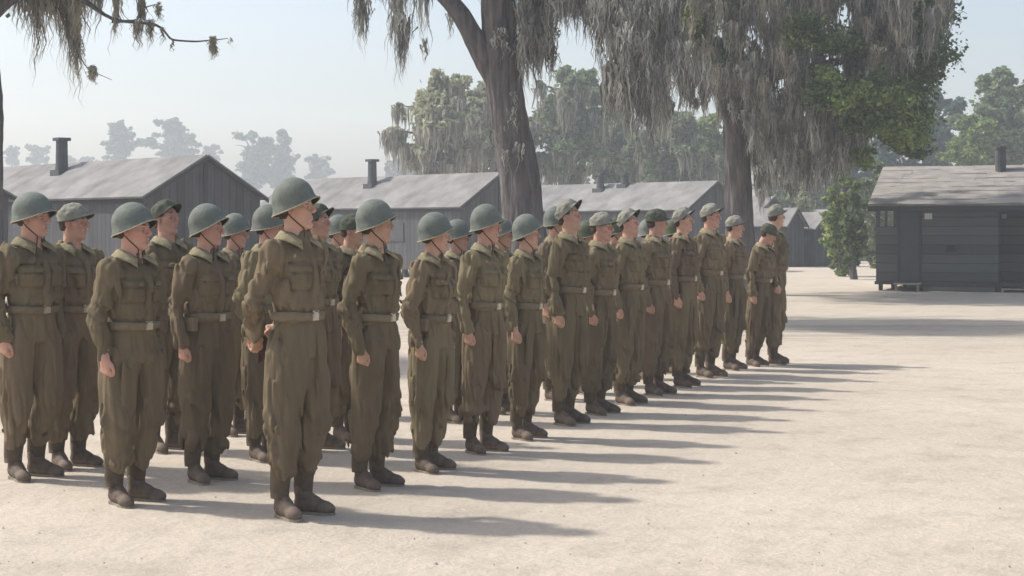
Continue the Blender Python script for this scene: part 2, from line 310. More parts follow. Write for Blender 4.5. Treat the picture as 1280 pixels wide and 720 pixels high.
def right_hut():
    P = at(1095, 360, 40.4); rz = math.radians(-21)
    R = empty('hut', (P.x, P.y, 0), rz)
    R.scale = (.92,1,1)
    tag(R, 'dark grey plank hut on short posts at the right, patched brown-grey roof and stove pipe', 'hut')
    W, D, z0, ze, zr = 9.0, 5.0, .24, 2.16, 3.12
    w_ = MB()
    w_.box(0, .09, 0, .1, z0, ze); w_.box(0.09, .50, 0, .06, z0, 1.62)          # corner post, half wall under the openings
    w_.box(.24, .30, 0, .06, 1.62, ze-.06); w_.box(.47, .53, 0, .08, 1.62, ze-.06); w_.box(.09, .53, 0, .08, ze-.06, ze)
    w_.box(.50, .56, .0, .07, z0, 1.62)
    w_.box(1.22, 3.14, 0, .08, z0, ze); w_.box(.53, 1.22, 0, .08, 2.06, ze)     # main front
    w_.box(3.14, 3.22, 0, 1.3, z0, ze); w_.box(3.22, 8.9, 1.3, 1.38, z0, ze)    # recessed porch
    w_.box(0, .06, .1, D, z0, 1.62); w_.box(0,.07, 3.6, D, 1.62, ze)
    w_.box(8.92, 9, 0, D, z0, ze); w_.box(.5, 8.9, D-.08, D, z0, ze)
    w_.box(.56,.62, .1, 1.2, z0, ze)
    w_.build('wall', M['wall_h'], R)
    gb = MB()
    for x in (.0, 8.92):
        gb = MB(); gb.prism([(x,0,ze),(x,D/2,zr-.02),(x,D,ze)], (1,0,0), .08); gb.build('gable', M['wall_h'], R)
    fl = MB(); fl.box(-.03, 9.0, -.06, D, z0-.08, z0-.003); fl.build('floor', M['wood_dark'], R)
    d = MB(); d.box(.56, 1.215, -.02, .05, z0+.01, 2.055); do = d.build('door', M['door'], R)
    d2 = MB(); d2.box(.60, .66, -.03, -.022, z0+.01, 2.055); d2.box(1.14, 1.205, -.03, -.022, z0+.01, 2.055); d2.box(.662,1.138,-.03,-.022,1.98,2.05); d2.build('frame', M['wood_dark'], do)
    for bx in (2.0, 5.5):
        pass
    s = MB(); s.box(1.24, 3.12, .01, .04, 0, z0-.085); s.build('skirt', M['wall_skirt'], R)
    for x in (.06, .40, 3.2, 4.6, 6, 7.5, 8.85):
        for y in (.05, 2.4, D-.2):
            p = MB(); p.box(x, x+.1, y, y+.12, -.03, z0-.085); p.build('support_post', M['wood_dark'], R)
    st = MB(); st.box(.52, 1.24, -.42, -.08, .17, .205); st.box(.56,.62,-.38,-.33,0,.17); st.box(1.14,1.2,-.38,-.33,0,.17); st.build('step', M['wood_pale'], R)
    rl = MB(); rl.box(3.3, 6.0, -.10, -.055, .06, .10); rl.box(3.3,3.36,-.1,-.055,-.02,.06); rl.build('porch_rail', M['wood_pale'], R)
    r = MB(); n0 = Vector((0, -(zr-ze)/(D/2), 1)).normalized(); n1 = Vector((0, (zr-ze)/(D/2), 1)).normalized()
    ov = .22; h = ov*(zr-ze)/(D/2)
    r.prism([(-.18,-ov,ze-h+.04),(9.2,-ov,ze-h+.04),(9.2,D/2,zr+.04),(-.18,D/2,zr+.04)], n0, .05)
    r.prism([(-.18,D/2,zr+.04),(9.2,D/2,zr+.04),(9.2,D+ov,ze-h+.04),(-.18,D+ov,ze-h+.04)], n1, .05)
    r.build('roof', M['roof_worn'], R)
    # felt strips with uneven edges on the front slope
    rng = random.Random(5)
    sh = MB(); sl_ = Vector((0, D/2+ov, zr-ze+h)); 
    for k in range(9):
        x = -.18
        while x < 9.1:
            L_ = rng.uniform(.35, 1.0); x1 = min(9.19, x+L_); v = (k+rng.uniform(-.08,.08))/9; v1 = v+.115+rng.uniform(-.02,.02)
            v = max(0, v); v1 = min(.995, v1)
            p0 = Vector((0,-ov,ze-h+.04))+n0*(.053+.008*rng.random())
            q = [p0+Vector((x,0,0))+sl_*v, p0+Vector((x1,0,0))+sl_*(v+rng.uniform(0,.012)), p0+Vector((x1,0,0))+sl_*v1, p0+Vector((x,0,0))+sl_*v1]
            sh.prism(q, n0, .004+.006*rng.random()); x = x1+.003
    sh.build('roofing', M['roof_worn'], R)
    fa = MB(); fa.box(-.18, 9.2, -ov-.03, -ov-.004, ze-h-.07, ze-h+.05); fa.build('fascia', M['wood_dark'], R)
    c_ = MB(); x = 3.12; z = 3.0; c_.tube([(x,2.1,z-.25),(x,2.1,z+.3),(x,2.1,z+.62)], [.15,.15,.145], 12); c_.tube([(x,2.1,z+.62),(x,2.1,z+.68)], [.17,.17], 12)
    c_.box(x-.2,x+.2,1.85,2.3,z-.2,z-.02); c_.build('chimney', M['stove'], R)
    n = MB(); n.box(1.30, 1.50, -.02, -.004, 1.80, 1.95); n.build('notice', M['paper'], R)
    n = MB(); n.box(3.2, 3.34, 1.27, 1.296, 1.82, 1.94); n.build('notice', M['paper'], R)
    hk = MB(); hk.box(1.9, 2.1, -.10, -.002, 1.02, 1.16); hk.box(1.86,2.16,-.12,-.101,1.0,1.05); hk.build('bracket', M['liner'], R)
right_hut()

# ------------------------------------------------------------------ foliage
def quads_from(Cn, U, Vv, z=None):
    V = np.stack([Cn-U-Vv, Cn+U-Vv*.6, Cn+U*.9+Vv, Cn-U*.7+Vv*.9], 1).reshape(-1, 3)
    return V, np.arange(len(V)).reshape(-1, 4)
def leaves(name, blobs, n, size, m, parent, seed):
    """n leaf-sized faces spread in clumps through ellipsoids (cx,cy,cz,rx,ry,rz)"""
    r = np.random.default_rng(seed); B = np.array(blobs, float)
    vol = (B[:,3]*B[:,4]*B[:,5])**.7; nc = max(8, n//45)
    bi = r.choice(len(B), nc, p=vol/vol.sum())
    d = r.normal(size=(nc,3)); d /= np.linalg.norm(d, axis=1)[:,None]
    cc = B[bi,:3]+d*B[bi,3:]*(r.random((nc,1))**.45)*1.0
    ci = r.integers(0, nc, n); cs = np.minimum(size*2.6, .26*B[bi,3:].mean(1))*(.5+r.random(nc))
    p = cc[ci]+np.clip(r.normal(size=(n,3)), -1.9, 1.9)*cs[ci][:,None]*np.array([1,1,.6])
    nrm = r.normal(size=(n,3))+np.array([0,0,.6]); nrm /= np.linalg.norm(nrm, axis=1)[:,None]
    a = np.cross(nrm, r.normal(size=(n,3))); a /= np.linalg.norm(a, axis=1)[:,None]; b = np.cross(nrm, a)
    s = size*(.5+r.random((n,1)))
    V, Q = quads_from(p, a*s*.5, b*s*.32)
    return new_obj(name, mesh_np(name, V, Q, m, False), parent)
def moss(name, items, m, parent, seed, wid=(.012,.03), seg=7):
    """hanging strands; items: (x,y,ztop,length,spread,n)"""
    r = np.random.default_rng(seed); VV = []; QQ = []; base = 0
    for (x, y, z, L, sp, n) in items:
        o = r.normal(size=(n,2))*sp*.5
        rad = np.linalg.norm(o, axis=1)/(sp+1e-6)
        ln = L*(.35+.65*r.random(n))*np.clip(1.15-rad*.7, .25, 1)
        w0 = wid[0]+(wid[1]-wid[0])*r.random(n); ang = r.random(n)*math.pi
        zt = z+(r.random(n)-.5)*.25*min(1, L); ph = r.random(n)*6.28; am = .02+.04*r.random(n)
        drift = r.normal(size=(n,2))*.05*L
        t = np.linspace(0, 1, seg+1)
        X = x+o[:,0,None]+drift[:,0,None]*t+am[:,None]*np.sin(ph[:,None]+t*7)*t
        Y = y+o[:,1,None]+drift[:,1,None]*t+am[:,None]*np.cos(ph[:,None]+t*6)*t
        X = X-(o[:,0,None])*.35*t; Y = Y-(o[:,1,None])*.35*t
        X = X+(.012+.012*r.random((n,1)))*np.sin(ph[:,None]*2+t*21)*ln[:,None]**.5; Z = zt[:,None]-ln[:,None]*t
        W = w0[:,None]*(1-t**1.6*.93)*(1+.35*np.sin(ph[:,None]*3+t*19))
        dx = np.cos(ang)[:,None]*W; dy = np.sin(ang)[:,None]*W
        A = np.stack([X-dx, Y-dy, Z], -1); Bv = np.stack([X+dx, Y+dy, Z], -1)
        V = np.stack([A, Bv], 2).reshape(-1, 3); k = (seg+1)*2
        i0 = (np.arange(n)*k)[:,None]+np.arange(seg)[None]*2
        q = np.stack([i0, i0+1, i0+3, i0+2], -1).reshape(-1, 4)+base
        VV.append(V); QQ.append(q); base += len(V)
    return new_obj(name, mesh_np(name, np.concatenate(VV), np.concatenate(QQ), m, True), parent)

def bark_tube(name, paths, parent, m='bark', seg=14, seed=0, rough=.14):
    rng = random.Random(seed); b = MB()
    for pts, rad in paths:
        P = []; R = []
        for i in range(len(pts)-1):
            n = 6
            for k in range(n):
                t = k/n; P.append(Vector(pts[i]).lerp(Vector(pts[i+1]), t)); R.append(rad[i]*(1-t)+rad[i+1]*t)
        P.append(Vector(pts[-1])); R.append(rad[-1])
        # smooth the corners
        for _ in range(2): P = [P[0]]+[(P[i-1]+P[i]*2+P[i+1])/4 for i in range(1, len(P)-1)]+[P[-1]]
        b.tube(P, R, seg, rough, rng)
    return b.build(name, M[m], parent, True)
def rel(root, p): return (p.x-root.location.x, p.y-root.location.y, p.z)

def big_oak():
    Y = 28; g0 = at(664, 397, Y); R = empty('oak_tree', (g0.x, g0.y, 0))
    tag(R, 'tall moss-hung oak with thick leaning trunk rising behind the middle of the front rank', 'tree')
    q = lambda x, y, dY=0: rel(R, at(x, y, Y+dY))
    bark_tube('trunk', [([q(668,400),q(662,370),(q(657,300)),q(650,225),q(638,160),q(628,90),q(624,30),q(622,-60),q(640,-160),q(665,-260)],
                         [.54,.42,.37,.34,.32,.31,.29,.27,.2,.1])], R, seg=26, seed=1, rough=.12)
    bark_tube('limb', [([q(622,100),q(598,55),q(572,12),q(530,-30,.5),q(470,-70,1),q(400,-90,1.5)], [.22,.19,.16,.13,.09,.04]),
                       ([q(626,-20),q(690,-60,-1),q(770,-70,-2),q(850,-90,-2)], [.22,.17,.12,.05]),
                       ([q(622,-60),q(560,-140,1),q(480,-190,2)], [.2,.14,.05]),
                       ([q(626,40),q(652,10,1),q(690,-30,2),q(760,-110,3)], [.16,.12,.1,.04]),
                       ([q(640,-150),q(720,-220,0),q(800,-260,1)], [.15,.1,.04])], R, seg=12, seed=2)
    rng = random.Random(11); it = []
    def add(x, yt, yb, wpx, n, dY=None):
        y = Y+(dY if dY is not None else rng.uniform(-1.5,1.5)); a = at(x, yt, y); p = rel(R, a)
        it.append((p[0], p[1], p[2], (yb-yt)/F*y, wpx/F*y, n))
    for x, yt, yb, w, n in [(448,-30,80,14,60),(453,5,78,12,70),(497,-20,118,12,80),(503,25,118,14,90),(480,-30,25,20,50),(520,-60,55,22,90),(533,-40,70,10,60),
                            (531,50,95,4,14),(560,-40,30,20,60),(563,10,70,8,24),(590,-50,15,30,40),(510,-50,30,30,90)]:
        add(x, yt, yb, w, n)
    # moss running down the trunk and to its right
    for i in range(70): 
        x = rng.uniform(652, 690); yt = rng.uniform(-70, 60); add(x, yt, yt+rng.uniform(40, 85)+(20 if x < 675 else -10), 10, 26, rng.uniform(-1, .3))
    for i in range(14):
        yt = rng.uniform(20,200); add(rng.uniform(615,650), yt, yt+rng.uniform(15,40), 8, 7, -.38)
    for i in range(110):
        x = rng.uniform(690, 835); yt = rng.uniform(-110, 10); L = rng.uniform(50, 120); add(x, yt, min(yt+L, 40+.62*(x-700)+rng.uniform(-15,30)), 14, 34)
    for i in range(120):
        x = rng.gauss(800, 24); yt = rng.uniform(-60, 120); add(x, yt, yt+rng.uniform(60, 110), 13, 34, rng.uniform(-3,-.5))
    for x, yb in ((812,225),(826,205),(785,190),(770,150),(748,120)): add(x, yb-110, yb, 12, 60, -1)
    for i in range(90):
        x = rng.uniform(440, 850); add(x, rng.uniform(-260,-60), rng.uniform(-60,0), 22, 26)
    moss('spanish_moss', it, M['moss'], R, 3, (.008,.024))
    bl = [(*q(x, y, d), a, b_, c_) for x, y, d, a, b_, c_ in [(600,-260,0,2.6,2.4,1.4),(470,-200,1,2.2,2,1.1),(740,-230,0,2.4,2.2,1.3),(640,-360,0,2.8,2.4,1.5),(540,-130,1,1.2,1.2,.5),(800,-130,-1,1.5,1.5,.6)]]
    leaves('crown', bl, 6000, .14, M['leaf'], R, 4)
big_oak()

def second_oak():
    Y = 38; g0 = at(928, 368, Y); R = empty('oak_tree', (g0.x, g0.y, 0))
    tag(R, 'oak draped in a dense grey moss curtain with leafy branches, behind the rank\'s far end', 'tree')
    q = lambda x, y, dY=0: rel(R, at(x, y, Y+dY))
    bark_tube('trunk', [([q(930,372),q(926,330),q(924,270),q(921,200),q(918,130),q(915,60),q(925,-30),q(940,-130)], [.46,.36,.33,.30,.29,.27,.24,.12])], R, seg=22, seed=5, rough=.12)
    br = [([q(916,120),q(960,95,-1),q(1010,85,-1.6),q(1080,70,-2),q(1140,55,-2)], [.17,.14,.11,.08,.04]),
          ([q(917,70),q(870,40,-1),q(820,20,-2),q(780,10,-2)], [.15,.12,.08,.04]),
          ([q(920,0),q(1000,-30,1),q(1090,-30,1),q(1180,-10,0)], [.18,.14,.1,.05]),
          ([q(920,20),q(850,-40,1),q(780,-70,1)], [.16,.12,.05]),
          ([q(925,-40),q(1000,-110,-1),q(1090,-150,-2)], [.16,.11,.04]),
          ([q(917,150),q(960,140,1),q(1040,130,2),q(1100,120,2)], [.12,.1,.07,.03]),
          ([q(1010,85,-1.6),q(1040,110,-1.8),q(1100,135,-2)], [.07,.05,.03])]
    bark_tube('limb', br, R, seg=10, seed=6)
    xs = [775,800,830,850,880,905,930,950,975,1000,1040,1085,1100,1120,1150,1175,1195]
    yb = [60,150,190,150,150,165,180,262,258,250,240,205,150,100,100,85,10]
    rng = random.Random(21); it = []; it2 = []
    def add(L, x, yt, ybt, wpx, n, dY):
        y = Y+dY; p = rel(R, at(x, yt, y)); L.append((p[0], p[1], p[2], max(.25, (ybt-yt)/F*y), wpx/F*y, n))
    for i in range(720):
        x = rng.uniform(775, 1192) if i % 3 else rng.uniform(930, 1100); lim = float(np.interp(x, xs, yb))*rng.uniform(.80, 1.06)
        ln = rng.uniform(28, 85); yt = rng.uniform(-90, max(-40, lim-ln)); 
        if rng.random() < .35: yt = lim-ln
        add(it, x, yt, min(yt+ln, lim+4), 8, 36, rng.uniform(-3.2, 3))
    for i in range(330):
        x = rng.uniform(780, 1180); lim = float(np.interp(x, xs, yb)); yt = rng.uniform(-140, lim*.6)
        add(it2, x, yt, yt+rng.uniform(30,70), 10, 24, rng.uniform(-3.6, 0))
    moss('spanish_moss', it, M['moss'], R, 7, (.010,.030)); moss('spanish_moss', it2, M['moss_pale'], R, 8, (.010,.03))
    bl = [(*q(x, y, d), a, b_, c_) for x, y, d, a, b_, c_ in [(1090,115,-2.6,.8,.8,.35),(1120,150,-2,.75,.8,.5),(1140,180,-1.6,.5,.6,.4),(1040,118,-3.4,.5,.5,.3),(1075,150,-3.4,.5,.5,.3),(1030,100,-2.6,.5,.6,.2),(1060,60,-2,.5,.7,.25),(1165,20,-1,.5,.7,.6),(1150,70,.5,.8,.8,.8),(1110,60,.5,1,.8,.8),(1130,110,0,.8,.8,.5),(1010,40,-3.4,.6,.4,.4),(1100,-20,0,1.5,1.5,.5),(865,35,-2,.6,.6,.3),(900,70,-1,.5,.7,.4)]]
    leaves('crown', bl, 30000, .09, M['leaf'], R, 9)
    bl = [(*q(x, y, d), a, b_, c_) for x, y, d, a, b_, c_ in [(1110,130,-3,.6,.6,.35),(1070,125,-3.6,.6,.4,.3),(1130,165,-3,.5,.4,.4),(1035,100,-3.6,.4,.4,.25),(870,20,-2.6,.6,.6,.25),(1170,10,-1.6,.3,.4,.4),(1080,195,-2.5,.3,.4,.2)]]
    leaves('crown', bl, 7000, .085, M['leaf_bright'], R, 10)
    bl = [(*q(x, y, d), a, b_, c_) for x, y, d, a, b_, c_ in [(940,-150,0,3.6,3,1.7),(1080,-90,0,2.4,2.4,1),(820,-90,0,2.6,2.4,1),(940,-60,0,3,3,1)]]
    leaves('crown', bl, 4500, .16, M['leaf'], R, 12)
second_oak()

def left_oak():
    Y = 20; g0 = at(-22, 440, Y); R = empty('oak_tree', (g0.x, g0.y, 0))
    tag(R, 'mossy tree at the left edge whose branch hangs into the top left corner', 'tree')
    q = lambda x, y, dY=0: rel(R, at(x, y, Y+dY))
    bark_tube('trunk', [([q(-24,446),q(-20,340),q(-17,200),q(-16,120),q(-22,40),q(-35,-60),q(-60,-200)], [.30,.23,.19,.18,.18,.17,.1])], R, seg=20, seed=31)
    bark_tube('limb', [([q(-24,30),q(30,-18,0),q(90,-10,0),q(130,18,0)], [.11,.08,.05,.022]),
                       ([q(130,18),q(145,26,0),q(193,30,0),q(203,36),q(214,50),q(245,52,0),q(268,50,0),q(285,48)], [.022,.02,.017,.015,.013,.011,.008,.004]),
                       ([q(140,27),q(172,26,0),q(178,10,0),q(200,4)], [.02,.012,.01,.004]),
                       ([q(60,-14),q(90,50,.3),q(108,86,.3),q(140,100,.3)], [.03,.014,.007,.003]),
                       ([q(-20,60),q(-60,0,1),q(-130,-60,2)], [.1,.07,.03])], R, seg=8, seed=32)
    rng = random.Random(33); it = []
    def add(x, yt, yb, w, n): 
        p = rel(R, at(x, yt, Y+rng.uniform(-.5,.5))); it.append((p[0], p[1], p[2], (yb-yt)/F*Y, w/F*Y, n))
    for x, yt, yb, w, n in [(22,-30,48,12,80),(32,-25,62,10,70),(45,-20,108,8,80),(57,-10,92,5,24),(70,-25,62,14,120),(84,-20,112,12,160),(92,20,115,9,110),(98,50,150,5,22),(100,-30,70,18,150),
                            (124,-20,52,9,60),(146,-10,76,6,34),(145,20,50,4,20),(176,-10,70,7,60),(172,28,72,6,40),(188,28,68,6,44),(198,5,32,5,30),(203,35,66,3,10),(266,48,78,4.5,60),(268,60,80,3,20),(290,50,76,3,7),(215,52,70,2,4),
                            (117,84,112,5,60),(113,86,104,4,20),(60,-30,40,30,260),(40,-25,34,22,160),(95,-25,44,22,180),(12,-30,30,14,90),(150,-30,10,30,60)]:
        add(x, yt, yb, w, n)
    moss('spanish_moss', it, M['moss_pale'], R, 34, (.006,.015))
    leaves('crown', [(*q(-40,-120), 1.4,1.4,.8), (*q(60,-70), 1,1,.35), (*q(-80,-40), .9,1,.6)], 9000, .10, M['leaf'], R, 35)
left_oak()

def simple_tree(px, yb_top, Y, wpx, hpx_crown, label, leafk, n, size, seed, cat='tree', mossy=0, trunk=1, group='trees beyond the huts', nb=9, mossm='moss_pale'):
    """tree standing on the ground at distance Y: crown of separate clumps round px, its top at photo row yb_top"""
    g0 = at(px, HY+CH*F/Y, Y); R = empty('tree', (g0.x, g0.y, 0)); tag(R, label, cat, group)
    rng = random.Random(seed); top = at(px, yb_top, Y).z; W = wpx/F*Y/2; H = hpx_crown/F*Y
    r0 = max(.12, top*.022); pts = [(0,0,-.1),(rng.uniform(-.2,.2),0,top*.35),(rng.uniform(-.4,.4),0,top*.7),(rng.uniform(-.3,.3),0,top*.95)]
    br = []; bl = []
    nb *= 3
    for k in range(nb):
        t = (k+.5)/nb; z = top-H*(.12+.80*t); a = rng.uniform(0, 6.28); env = math.sin(math.pi*min(1, .22+.7*t))**.8
        rr = W*env*rng.uniform(.2, 1.0); cx, cy = math.cos(a)*rr, math.sin(a)*rr
        if k % 2: cx = abs(cx)*(1 if k % 4 == 1 else -1)
        s = rng.uniform(.10, .30)*W; bl.append((cx, cy, z, s, s, s*rng.uniform(.45,.8)))
        br.append(([(pts[2][0]*.5,0,z-.35*H*rng.uniform(.3,.9)), (cx*.5, cy*.5, z-.2*s), (cx, cy, z)], [r0*.4, r0*.25, r0*.08]))
    bl.append((0,0,top-.10*H,W*.2,W*.2,H*.08)); bl.append((0,0,top-.5*H,W*.4,W*.4,H*.3))
    bark_tube('trunk', [(pts, [r0,r0*.8,r0*.5,r0*.12])]+br, R, seg=8, seed=seed)
    leaves('crown', bl, n, size, M[leafk], R, seed+1)
    if mossy:
        it = []
        for k in range(mossy):
            b = rng.choice(bl); a = rng.uniform(0, 6.28); s = rng.random()**.5
            it.append((b[0]+math.cos(a)*b[3]*s, b[1]+math.sin(a)*b[4]*s, b[2]-b[5]*rng.uniform(-.3,.7), rng.uniform(.6,2.2), .35, 16))
        moss('spanish_moss', it, M[mossm], R, seed+2, (.03,.08), 4)
    return R
# mid-distance trees between and beside the oaks
simple_tree(548, 86, 78, 132, 135, 'pale olive mossy tree over the roof left of the big oak trunk', 'leaf_dry', 14000, .22, 101, mossy=190)
simple_tree(606, 100, 84, 110, 140, 'grey green mossy tree directly left of the big trunk, beside the pale olive one', 'leaf_dry', 11000, .22, 111, mossy=130)
simple_tree(708, 78, 86, 120, 160, 'moss-streaked tree right of the big oak trunk', 'leaf_mid', 19000, .25, 121, mossy=220)
simple_tree(768, 120, 92, 120, 130, 'dull green mossy tree above the twin chimneys', 'leaf_mid', 17000, .26, 131, mossy=200)
simple_tree(835, 130, 88, 130, 120, 'soft green tree between the two mossy oaks', 'leaf_mid', 20000, .25, 141, mossy=90)
simple_tree(892, 140, 92, 100, 120, 'lighter green tree just left of the second trunk', 'leaf_bright', 13000, .25, 151, mossy=40)
simple_tree(985, 150, 96, 130, 140, 'hazy tree behind the hanging moss curtain', 'leaf_mid', 15000, .26, 161, mossy=120)
simple_tree(1168, 108, 100, 84, 150, 'tall dark cypress-like tree left of the gap of sky', 'leaf_dark', 13000, .26, 171, nb=11)
simple_tree(1105, 130, 100, 90, 170, 'dark tree standing behind the leafy oak branches', 'leaf_dark', 14000, .27, 181, nb=11)
simple_tree(1060, 190, 95, 80, 110, 'dark blue-green tree behind the young leafy tree', 'leaf_dark', 10000, .26, 191)
simple_tree(1255, 80, 88, 125, 160, 'broad light green tree above the chimney of the black hut', 'leaf_mid', 26000, .24, 201, nb=12)
simple_tree(1215, 140, 84, 75, 95, 'low yellow green tree over the black hut roof, left of its chimney', 'leaf_bright', 7000, .22, 211)
simple_tree(1330, 70, 92, 110, 150, 'large green tree at the right edge of the picture', 'leaf_mid', 12000, .26, 221, nb=12)
# far hazy trees on the left
for a in [(150,150,172,48,62,'hazy blue-grey tree over the left roof, nearest to its chimney',301,5200),(218,143,176,66,66,'hazy tree with the tallest crown of the pair above the left roof',311,6500),(316,160,165,54,92,'hazy tree right of the left gable peak',321,5600),
          (352,159,168,52,92,'hazy tree just above the nearest helmet',331,5600),(396,188,175,38,50,'small hazy tree to the right of the nearest helmet',341,2500),(15,181,205,30,26,'tiny hazy tree in the far left corner of the skyline',351,1500),
          (48,180,205,38,30,'tiny hazy tree left of the left chimney',361,2000),(500,195,150,44,34,'small hazy tree over the roof just right of the middle chimney',371,2200),(262,178,185,30,30,'small hazy tree over the left gable peak',381,1300),(108,197,210,60,14,'low hazy tree between the chimney and the taller left trees',391,1300)]:
    simple_tree(a[0], a[1], a[2]*1.75, a[3], a[4], a[5], 'leaf_far', a[7], .72, a[6], group='far hazy trees', nb=8)
def young_tree():
    simple_tree(1098, 196, 62, 76, 150, 'soft green bushy tree filling the gap behind the left end of the plank hut', 'leaf_mid', 9000, .16, 431, group=None)
    R = simple_tree(1052, 205, 52, 58, 150, 'leafy bright green young tree beside the small sheds', 'leaf_bright', 13000, .13, 401, mossy=0, group=None, nb=10)
    r2 = simple_tree(1068, 238, 49, 42, 104, 'bushy dark green small tree next to the plank hut', 'leaf', 7000, .13, 411, group=None, nb=8)
    r3 = simple_tree(1003, 222, 72, 46, 90, 'thin grey green sapling above the nearer small shed', 'leaf_dry', 3000, .13, 421, group=None, mossy=3)
young_tree()
# woodland closing the view low down behind everything
r = random.Random(77); bl = []
for i in range(90):
    a = r.uniform(-1, 1); Yd = r.uniform(120, 150); x = a*Yd*.8
    if x > 5 : hh = r.uniform(2.5, 5)
    else: hh = r.uniform(1.2, 2.2)
    bl.append((x, Yd, hh*.5, r.uniform(3,6), 3, hh*.6))
tag(leaves('woodland', bl, 45000, .5, M['leaf_far'], None, 78), 'low hazy woodland closing the view behind the huts and trees', 'woodland', kind='stuff')

# ------------------------------------------------------------------ implicit surfaces for people
_rl = np.random.default_rng(1).random((32,32,32)).astype(np.float32)
def vnoise(x, y, z):
    x, y, z = np.broadcast_arrays(x, y, z)
    xi = np.floor(x).astype(int); yi = np.floor(y).astype(int); zi = np.floor(z).astype(int)
    fx = x-xi; fy = y-yi; fz = z-zi; fx = fx*fx*(3-2*fx); fy = fy*fy*(3-2*fy); fz = fz*fz*(3-2*fz)
    def g(a, b, c): return _rl[(xi+a) & 31, (yi+b) & 31, (zi+c) & 31]
    return ((g(0,0,0)*(1-fx)+g(1,0,0)*fx)*(1-fy)+(g(0,1,0)*(1-fx)+g(1,1,0)*fx)*fy)*(1-fz)+((g(0,0,1)*(1-fx)+g(1,0,1)*fx)*(1-fy)+(g(0,1,1)*(1-fx)+g(1,1,1)*fx)*fy)*fz
def axis(*segs):      # (start, stop, step) pieces of one rectilinear axis
    out = [segs[0][0]]
    for a, b, h in segs:
        n = max(1, round((b-out[-1])/h)); out += list(np.linspace(out[-1], b, n+1)[1:])
    return np.array(out, np.float32)
